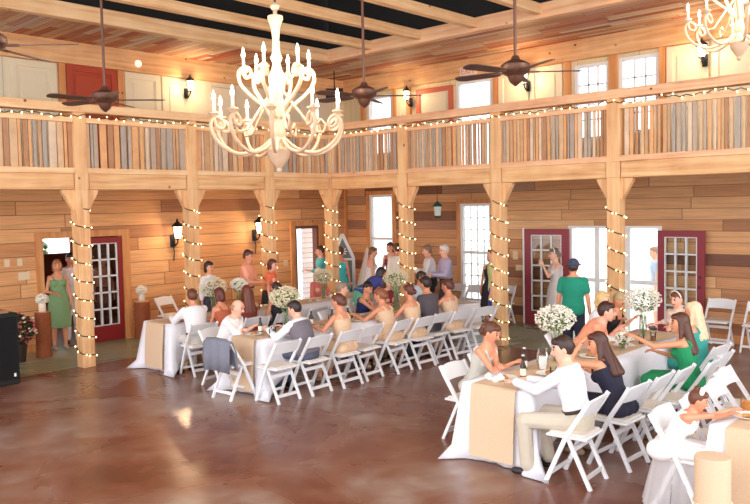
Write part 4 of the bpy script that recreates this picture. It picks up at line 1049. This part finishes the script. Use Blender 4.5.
    if hk != 'bald' and hk != 'hat':
        h.ell(hp(0, -.02, .018), HR, Hd, 16, 12)
        h.ell(hp(0, .035, .072), (.062 * hs, .052 * hs, .04 * hs), Hd)
    if hk == 'bald':
        for sx in (-1, 1): h.ell(hp(sx * .058, -.03, -.005), (.026 * hs, .056 * hs, .045 * hs), Hd)
        h.ell(hp(0, -.06, -.01), (.062 * hs, .04 * hs, .055 * hs), Hd)
    if hk == 'long':
        for a, b in ((-.045, .05), (0, .06), (.045, .05)): h.cap(hp(a, -.05, -.02), b * hs, Hc + (-fw * .1 - u * .34 + rt * a * 1.4) * s, b * .75 * s)
        for sx in (-1, 1): h.cap(hp(sx * .07, .0, .0), .022 * hs, Hc + (-u * .24 + rt * sx * .09 + fw * .0) * s, .026 * s)
    if hk == 'bob':
        for sx in (-1, 1): h.cap(hp(sx * .06, -.015, .0), .034 * hs, hp(sx * .062, -.01, -.085), .028 * hs)
        h.cap(hp(0, -.06, 0), .06 * hs, hp(0, -.055, -.08), .055 * hs)
    if hk == 'bun': h.ell(hp(0, -.105, -.02), (.05 * hs, .042 * hs, .045 * hs), Hd); h.cap(hp(0, -.06, -.02), .05 * hs, hp(0, -.09, -.03), .04 * hs)
    if hk == 'updo': h.ell(hp(0, -.09, -.03), (.062 * hs, .05 * hs, .055 * hs), Hd); h.ell(hp(.03, -.09, .02), (.04 * hs, .04 * hs, .04 * hs), Hd)
    if hk == 'top': h.ell(hp(0, -.05, .11), (.038 * hs, .038 * hs, .035 * hs), Hd)
    if hk == 'hat':
        h.ell(hp(0, -.03, .0), (.08 * hs, .085 * hs, .08 * hs), Hd)
    if h.v:
        # keep the face clear
        remeshed(h, 'hair', [hc], vox, o, 2)
    if hk == 'hat':
        c = MB(); c.ell(hp(0, -.005, .045), (.088 * hs, .105 * hs, .085 * hs), Hd, 16, 10); c.ell(hp(0, .0, .03), (.13 * hs, .14 * hs, .018 * hs), Hd, 18, 6); remeshed(c, 'hat', [cm(hair[2], 'felt')], vox, o, 1)
    if extra and extra[0] == 'flower':
        f_ = MB()
        for k in range(7): a = k * 2 * PI / 7; f_.ell(hp(.03 + .025 * math.cos(a), .0, .105 + .025 * math.sin(a)), (.02, .02, .02), None, 8, 6)
        f_.build('hair_flower', M_bloom, o, smooth='all')
    if extra and extra[0] == 'band':
        f_ = MB(); f_.tube([hp(.087 * math.cos(a * PI / 12), .02, .02 + .1 * math.sin(a * PI / 12)) for a in range(0, 13)], .009, 6); f_.build('headband', cm(extra[1], 'fabric'), o, smooth='all')
    if extra and extra[0] == 'veil':
        f_ = MB(); rr = []
        for i in range(8):
            t = i / 7; c = Hc + V((0, -.1 - .16 * t, .09 - .95 * t)); rr.append([c + V((math.cos(PI + PI * k / 12) * (.09 + .18 * t), math.sin(PI + PI * k / 12) * (.05 + .1 * t) * 1, .015 * math.sin(k * 2))) for k in range(13)])
        n_ = 13; vs = [p for q in rr for p in q]; fs = [(i * n_ + k, i * n_ + k + 1, (i + 1) * n_ + k + 1, (i + 1) * n_ + k) for i in range(7) for k in range(12)]
        f_.add(vs, fs); f_.build('veil', M_tulle, o, smooth='all')
    return o

BR = (92, 52, 34); DK = (44, 30, 28); BL = (224, 186, 130); GY = (206, 196, 190); AU = (110, 52, 32)
TANC = (228, 192, 158)
NB = 90; # facing +Y

PEOPLE = []
HEADS = []
def P_(*a, **k): PEOPLE.append((a, k))
# --- right table, near
P_('woman in a sleeveless pale grey dress leaning over her plate, hair pinned up', 6.84, 4.88, -92, lean=22, turn=12, nod=26, skin='warm', top=('dress', (200, 196, 186), .55), hair=('updo', BR), lh=(.18, .42, .83), rh=(-.02, .46, .83), near=True)
P_('man in a white shirt and khaki trousers seated at the near right table end', 6.27, 3.4, 97, sex='m', s=1.03, lean=14, turn=30, nod=14, skin='fair', top=('long', (238, 236, 244)), bottom=('trousers', (204, 190, 170)), hair=('short', (58, 36, 28)), lh=(-.14, .52, .84), rh=(.1, .5, .82), near=True, legs=((.12, .02), (.0, -.05)))
P_('woman with long dark brown hair and navy top resting her head on her hand', 6.92, 3.32, 85, lean=24, turn=40, nod=12, skin='tan', top=('dress', (36, 34, 54), .5), hair=('long', (78, 42, 30)), lh=(-.1, .32, 1.12), rh=(.12, .5, .84), near=True)
P_('dark-haired man in a peach polo leaning forward at the right table', 9.05, 4.86, -70, sex='m', s=1.1, lean=38, turn=5, nod=10, skin='pink', top=('tee', (255, 166, 132)), bottom=('trousers', (190, 170, 140)), hair=('short', (64, 34, 26)), lh=(.1, .48, .84), rh=(-.14, .46, .84), near=True)
P_('blond person in white seated behind the peach polo man', 9.85, 5.05, -80, lean=14, nod=14, turn=0, skin='fair', top=('roll', (244, 240, 240)), bottom=('trousers', (220, 214, 210)), hair=('bob', BL))
P_('guest in black sleeveless top with orange arms crossed beside tall white flowers', 10.1, 4.98, -95, lean=22, nod=40, skin='tan', top=('sleeveless', (42, 34, 34)), bottom=('trousers', (40, 36, 40)), hair=('short', (190, 160, 120)), lh=(.12, .3, .86), rh=(-.12, .32, .86))
P_('woman with dark hair and white headband seated before the maroon door', 10.55, 4.12, 172, lean=14, nod=12, turn=-8, skin='pink', top=('roll', (236, 214, 200)), bottom=('skirt', (220, 210, 200)), hair=('short', (110, 66, 44)), lh=(.12, .5, .84), rh=(-.1, .5, .84), extra=('band', (244, 240, 236)))
P_('woman with long brown hair in a green dress reaching over the right table', 8.37, 3.2, 96, lean=10, turn=20, nod=8, skin='tan', top=('dress', (30, 140, 88), .85), hair=('long', (86, 48, 34)), lh=(-.2, .5, 1.0), rh=(.1, .35, .8), near=True)
P_('woman with very long pale blond hair seated beyond the green dress', 9.3, 3.45, 80, lean=6, turn=18, nod=6, skin='warm', top=('dress', (60, 160, 150), .6), hair=('long', (232, 204, 166)))
P_('small girl in white dress with a flower in her hair reaching over the corner table', 6.1, 2.46, -84, s=.72, lean=34, turn=14, nod=20, skin='warm', top=('dress', (244, 238, 236), .5), hair=('top', (104, 56, 36)), lh=(.06, .46, .86), rh=(-.16, .42, .84), near=True, extra=('flower',), seat=.45)
# --- right background
P_('person in a teal green t-shirt and dark cap seen from behind by the open doors', 10.5, 5.72, 18, 'stand', sex='m', s=.97, lean=2, nod=2, skin='warm', top=('tee', (28, 140, 112)), bottom=('trousers', (40, 42, 60)), hair=('hat', (60, 44, 40), (70, 74, 98)), tuck=False)
P_('woman in grey dress with headscarf standing in profile before the left maroon door', 12.67, 7.27, 140, 'stand', s=.98, lean=3, nod=4, skin='fair', top=('dress', (206, 196, 196), .75, .1), hair=('bun', (120, 96, 84)), lh=(.05, .22, 1.34), extra=('band', (240, 240, 240)))
P_('man in a pale blue shirt standing outside the open doors', 15.2, 6.45, 120, 'stand', sex='m', lean=4, skin='fair', top=('tee', (170, 196, 222)), bottom=('shorts', (226, 226, 230)), hair=('short', (150, 130, 120)), z0=-.12)
P_('man in a lime green shirt and blue shorts standing behind the light-wrapped post', 12.0, 8.18, 118, 'stand', sex='m', s=.99, lean=2, skin='pink', top=('tee', (202, 222, 150)), bottom=('shorts', (40, 80, 168)), hair=('short', (120, 80, 56)), tuck=False)
P_('dark-haired woman in black standing beside the lime shirt man', 12.55, 8.6, 200, 'stand', s=.93, lean=3, skin='tan', top=('dress', (50, 44, 52), .6, .06), hair=('bob', (52, 34, 30)))
P_('white-haired man in lavender grey shirt standing near the tall window', 12.3, 9.55, 150, 'stand', sex='m', s=1.0, lean=2, nod=6, turn=10, skin='pink', top=('long', (186, 174, 204)), bottom=('trousers', (70, 64, 80)), hair=('short', (224, 218, 214)), lh=(-.05, .25, 1.1), rh=(.05, .25, 1.1))
P_('man in a white shirt standing beside the white-haired man', 12.42, 10.03, 130, 'stand', sex='m', s=.99, lean=6, nod=10, skin='pink', top=('long', (242, 236, 240)), bottom=('trousers', (36, 34, 40)), hair=('short', (150, 116, 90)), lh=(-.1, .3, 1.15), rh=(.15, .3, 1.15))
P_('man in a cream shirt standing by the first tall window, back turned', 12.43, 10.92, 70, 'stand', sex='m', s=1.0, lean=2, skin='warm', top=('long', (250, 232, 214)), bottom=('trousers', (214, 196, 172)), hair=('short', (96, 60, 42)))
P_('dark-haired woman partly hidden behind the man in cream', 12.95, 11.55, 200, 'stand', s=1.0, skin='pink', top=('dress', (150, 70, 90), .7, .08), hair=('bob', (96, 50, 44)))
P_('bride in strapless white with a pale veil standing by the tall window', 12.33, 11.65, -40, 'stand', s=.95, skin='pink', top=('strapless', (246, 236, 230), .95, .22), hair=('updo', (130, 84, 56)), extra=('veil',), nod=14)
P_('woman in green skirt and blue top bending over beside the table', 10.44, 10.05, -10, 'stand', s=.95, lean=60, nod=30, skin='tan', top=('roll', (66, 70, 140)), bottom=('skirt', (110, 180, 150), .6), hair=('bob', (50, 34, 40)), lh=(-.1, .6, .75), rh=(.15, .6, .75), tuck=False)
P_('man in a turquoise shirt looking left before the small doorway', 11.75, 12.6, 150, 'stand', sex='m', s=.97, lean=2, skin='pink', top=('roll', (90, 190, 208)), bottom=('trousers', (70, 80, 100)), hair=('short', (84, 50, 38)), lh=(.0, .3, 1.1))
P_('woman in a bright turquoise dress right of the corner post', 11.88, 12.13, 20, 'stand', s=.96, skin='warm', top=('dress', (70, 196, 206), .9, .12), hair=('updo', (100, 60, 44)))
# --- left background
P_('man in a peach polo standing and holding a plate by the back table', 9, 11.66, -60, 'stand', sex='m', s=1.02, lean=3, nod=14, skin='warm', top=('tee', (255, 170, 138)), bottom=('trousers', (196, 170, 134)), hair=('short', (84, 46, 36)), lh=(.0, .3, 1.12), rh=(.08, .32, 1.12))
P_('woman with brown bob in a coral top seated with her back turned', 9.5, 11.6, -60, 'stand', s=.9, lean=6, skin='pink', top=('tee', (246, 122, 84)), bottom=('skirt', (40, 36, 40)), hair=('bob', (96, 44, 34)), tuck=False)
P_('black-haired guest behind the near cream flowers', 8.1, 11.62, -80, 'stand', s=.93, lean=2, nod=10, skin='tan', top=('roll', (236, 226, 230)), bottom=('trousers', (60, 60, 70)), hair=('bob', (38, 22, 22)))
P_('older woman with short white hair and a black, white and red patterned blouse', 10.54, 11.4, -100, lean=8, nod=14, skin='pink', top=('roll', (214, 120, 110)), bottom=('trousers', (60, 56, 60)), hair=('short', (236, 214, 196)))
P_('grey-haired man in a checked beige shirt at the front left table', 8.78, 9.0, -70, sex='m', lean=8, turn=30, nod=10, skin='pink', top=('roll', (206, 190, 180)), bottom=('trousers', (120, 110, 110)), hair=('short', (150, 124, 104)))
P_('woman with short black hair in a navy sleeveless dress', 9.3, 9, -75, s=.98, lean=16, turn=-10, nod=24, skin='tan', top=('dress', (40, 46, 96), .5), hair=('short', (30, 22, 26)), lh=(.15, .4, .84), rh=(-.1, .42, .84))
P_('balding man in a white shirt at the near end of the front left table', 6.5, 9.02, -70, sex='m', s=1.02, lean=28, turn=10, nod=18, skin='pink', top=('roll', (246, 240, 238)), bottom=('trousers', (200, 190, 180)), hair=('bald', (176, 120, 80)), lh=(.16, .44, .83), rh=(-.12, .42, .83), near=True)
P_('man in white shirt seen from behind at the back left table', 6.7, 9.98, 84, sex='m', s=1.03, lean=12, nod=14, turn=-10, skin='warm', top=('long', (244, 238, 240)), bottom=('trousers', (210, 202, 196)), hair=('short', (104, 56, 36)), lh=(-.16, .5, .83), rh=(.14, .5, .83))
P_('woman with long auburn hair seated with her back turned at the back left table', 7.59, 9.85, 80, lean=6, nod=10, skin='warm', top=('dress', (120, 50, 44), .6), hair=('long', AU))
P_('guest with red-brown hair seated between balding man and cream flowers', 7.17, 9.92, 95, lean=12, nod=14, skin='warm', top=('dress', (190, 100, 70), .6), hair=('bob', (98, 44, 34)))
P_('dark-haired guest in black seated behind the coral top, back table', 8.2, 9.82, 90, lean=8, nod=10, skin='tan', top=('dress', (40, 34, 40), .6), hair=('updo', (60, 36, 30)))
P_('young man in white shirt and grey waistcoat seated at the front left table', 6.92, 7.74, 100, sex='m', s=1.0, lean=22, nod=22, turn=14, skin='pink', top=('long', (240, 240, 250)), bottom=('trousers', (86, 90, 110)), hair=('short', (50, 32, 30)), lh=(-.18, .5, .84), rh=(.1, .46, .84), near=True, extra=('vest', (120, 110, 118)))
P_('woman in tan dress with dark bun, first of the row, arm on the table', 7.6, 7.72, 95, lean=10, nod=12, turn=10, skin='warm', top=('dress', TANC, .8), hair=('updo', (100, 56, 40)), lh=(-.35, .3, .85), near=True)
P_('woman in tan dress with light brown bun, reaching to her plate', 8.65, 7.78, 98, lean=20, nod=14, turn=10, skin='warm', top=('dress', TANC, .8), hair=('updo', (140, 84, 54)), lh=(-.2, .5, .84), near=True)
P_('woman in tan dress with auburn updo, third of the row', 9.13, 7.72, 90, lean=10, nod=8, turn=4, skin='warm', top=('dress', TANC, .8), hair=('bun', (100, 52, 38)), lh=(-.25, .35, .84), near=True)
P_('man in a charcoal suit seated between the tan dresses', 9.67, 7.82, 90, sex='m', s=1.1, lean=10, nod=14, skin='tan', top=('jacket', (92, 84, 90)), bottom=('trousers', (78, 74, 80)), hair=('short', (52, 34, 32)), tuck=False)
P_('woman in tan dress with dark brown bun at the far end of the row', 10.05, 7.7, 88, lean=8, nod=10, turn=14, skin='warm', top=('dress', TANC, .8), hair=('updo', (96, 50, 38)), lh=(-.2, .4, .84))
P_('guest in pale blue shirt seated beyond the last tan dress', 11, 9.15, -90, sex='m', lean=8, nod=12, turn=20, skin='warm', top=('tee', (200, 214, 226)), bottom=('trousers', (90, 94, 110)), hair=('short', (60, 36, 30)))
P_('guest in dark red top seated on the far side of the front left table', 10.0, 9.1, -85, lean=10, nod=14, skin='pink', top=('roll', (140, 46, 56)), bottom=('trousers', (60, 50, 54)), hair=('bob', (90, 60, 50)))
# --- left doorway
P_('woman in a green sleeveless dress standing in the left doorway', 6.36, 13.84, -105, 'stand', s=.97, lean=1, nod=6, turn=-5, skin='tan', top=('dress', (128, 160, 112), .62, .04), hair=('bob', (176, 108, 64)), rh=(.1, .25, 1.05))
P_('dark-haired man in white and dark trousers behind the first light-wrapped post', 6.8, 14.25, -110, 'stand', sex='m', s=1.03, skin='warm', top=('tee', (236, 214, 210)), bottom=('trousers', (236, 228, 222)), hair=('short', (36, 26, 26)), tuck=False)
P_('person in a brown patterned top seen through the red door glass', 7.65, 14.68, -90, 'stand', s=.98, skin='warm', top=('roll', (196, 130, 100)), bottom=('trousers', (120, 60, 50)), hair=('bob', (90, 50, 40)), z0=0)

# --- chairs
G1 = 'white folding chairs along the front left table'
chair(6.42, 7.74, 92, 'empty white folding chair at the near corner of the front left table', G1)
chair(6.97, 7.72, 94, 'white folding chair under the man in the waistcoat', G1)
chair(7.55, 7.7, 92, 'white folding chair under the first tan dress of the row', G1)
chair(8.05, 7.76, 96, 'empty white folding chair between the first two tan dresses', G1)
chair(8.66, 7.72, 98, 'white folding chair under the second tan dress with light brown hair', G1)
chair(9.15, 7.66, 90, 'white folding chair under the third tan dress', G1)
chair(9.63, 7.72, 92, 'white folding chair under the man in the charcoal suit', G1)
chair(10.1, 7.64, 84, 'white folding chair under the last tan dress of the row', G1)
chair(10.65, 7.55, 76, 'empty white folding chair, last one at the far end of the row', G1)
chair(6.15, 8.34, 2, 'white folding chair at the table end with a grey jacket over its back', G1)
chair(6.5, 9.08, -80, 'white folding chair under the balding man', G1); chair(9.3, 9.02, -80, 'white folding chair under the navy dress, far side', G1)
chair(8.78, 9.06, -78, 'white folding chair under the grey-haired man in beige', G1)
G5 = 'white folding chairs along the back left table'
chair(6.7, 9.94, 84, 'white folding chair under the man in white seen from behind', G5)
chair(7.62, 9.82, 84, 'white folding chair under the woman with long auburn hair', G5)
chair(8.2, 9.8, 90, 'white folding chair under the dark-haired guest, back left table', G5)
chair(8.9, 9.8, 92, 'empty white folding chair behind the first tan dress, back left table', G5)
chair(9.5, 9.8, 92, 'empty white folding chair behind the beige shirted man, back left table', G5)
chair(8.3, 13.2, -75, 'empty white folding chair by the wall beyond the back left table', G5)
G2 = 'white folding chairs along the right table'
chair(6.2, 3.36, 95, 'white folding chair under the man in white and khaki', G2)
chair(6.88, 3.28, 88, 'white folding chair under the woman with long dark brown hair', G2)
chair(7.42, 3.26, 92, 'empty white folding chair, left one between brown-haired woman and green dress', G2)
chair(7.86, 3.22, 92, 'empty white folding chair just left of the green dress', G2)
chair(8.4, 3.13, 94, 'white folding chair under the green dress', G2)
chair(8.88, 3.18, 88, 'white folding chair between green dress and blond hair', G2); chair(9.33, 3.36, 85, 'white folding chair under the pale blond woman', G2)
chair(6.62, 4.84, -88, 'white folding chair under the woman in grey', G2); chair(9.0, 5.0, -78, 'white folding chair under the leaning man in peach', G2)
chair(7.35, 5.0, -90, 'empty white folding chair across from the man in white', G2)
G3 = 'white folding chairs round the corner table'
chair(6.19, 2.38, -86, 'white folding chair under the small girl with tulle on its back', G3)
chair(6.78, 2.36, -88, 'white folding chair just beyond the small girl', G3); chair(7.45, 2.4, -84, 'white folding chair at the right edge, nearer of two round-topped ones', G3); chair(8.0, 2.5, -88, 'white folding chair at the right edge, farther of two round-topped ones', G3)
G4 = 'empty white folding chairs by the walls'
chair(13.4, 4.62, 180, 'empty white folding chair against the right wall beside the maroon door', G4); chair(13.3, 3.95, 180, 'empty white folding chair cut off by the right edge against the wall', G4)
chair(13.35, 8.9, 185, 'empty white folding chair left of the open maroon door', G4); chair(13.1, 9.45, 182, 'empty white folding chair below the tall window, right one', G4); chair(13.1, 10.0, 182, 'empty white folding chair below the tall window, left one', G4)

for a, k in PEOPLE: person(*a, **k)

# grey jacket over the end chair's back
m = MB(); rr = []
for i, (yy, z) in enumerate([(-.285, .4), (-.28, .6), (-.265, .78), (-.225, .825), (-.18, .79), (-.13, .66), (-.125, .5), (-.12, .42)]):
    rr.append([V((t * (.25 + .02 * math.sin(i)), yy + .012 * math.sin(t * 9 + i), z - .02 * t * t)) for t in [k / 6 - 1 for k in range(13)]])
n_ = 13; m.add([p for q in rr for p in q], [(i * n_ + k, i * n_ + k + 1, (i + 1) * n_ + k + 1, (i + 1) * n_ + k) for i in range(7) for k in range(12)])
j = m.build('suit_jacket', mat('grey_wool', rgb(128, 128, 142), .9, noise=.1, nscale=30), smooth='all'); j.location = (6.15, 8.34, 0); j.rotation_euler = (0, 0, R(2 - 90))
sm = j.modifiers.new('s', 'SOLIDIFY'); sm.thickness = .02; tag(j, 'grey suit jacket hung over the back of the end chair', 'jacket')
# tulle draped behind the girl's chair
m = MB(); rr = []
for i in range(10):
    t = i / 9; r_ = .16 + .13 * t ** .8; c = V((0, -.03, .56 - .54 * t))
    rr.append([c + V((math.cos(2 * PI * k / 60) * (r_ + .02 * math.sin(k * 1.9) * t), math.sin(2 * PI * k / 60) * (r_ + .02 * math.sin(k * 1.9 + .5) * t), .014 * math.sin(k * 2.3))) for k in range(61)])
n_ = 61; m.add([p for q in rr for p in q], [(i * n_ + k, i * n_ + k + 1, (i + 1) * n_ + k + 1, (i + 1) * n_ + k) for i in range(9) for k in range(60)])
j = m.build('tulle_skirt', M_tulle, smooth='all'); j.location = (6.19, 2.38, 0); j.rotation_euler = (0, 0, R(-86 - 90)); tag(j, 'sheer white tulle skirt hanging behind the small girl\'s chair', 'tulle')

# ------------------------------------------------------------------ sky light
w = bpy.data.worlds.new('world'); sc.world = w; w.use_nodes = True
bg = w.node_tree.nodes['Background']; bg.inputs[0].default_value = (.93, .96, 1, 1); bg.inputs[1].default_value = 2.6
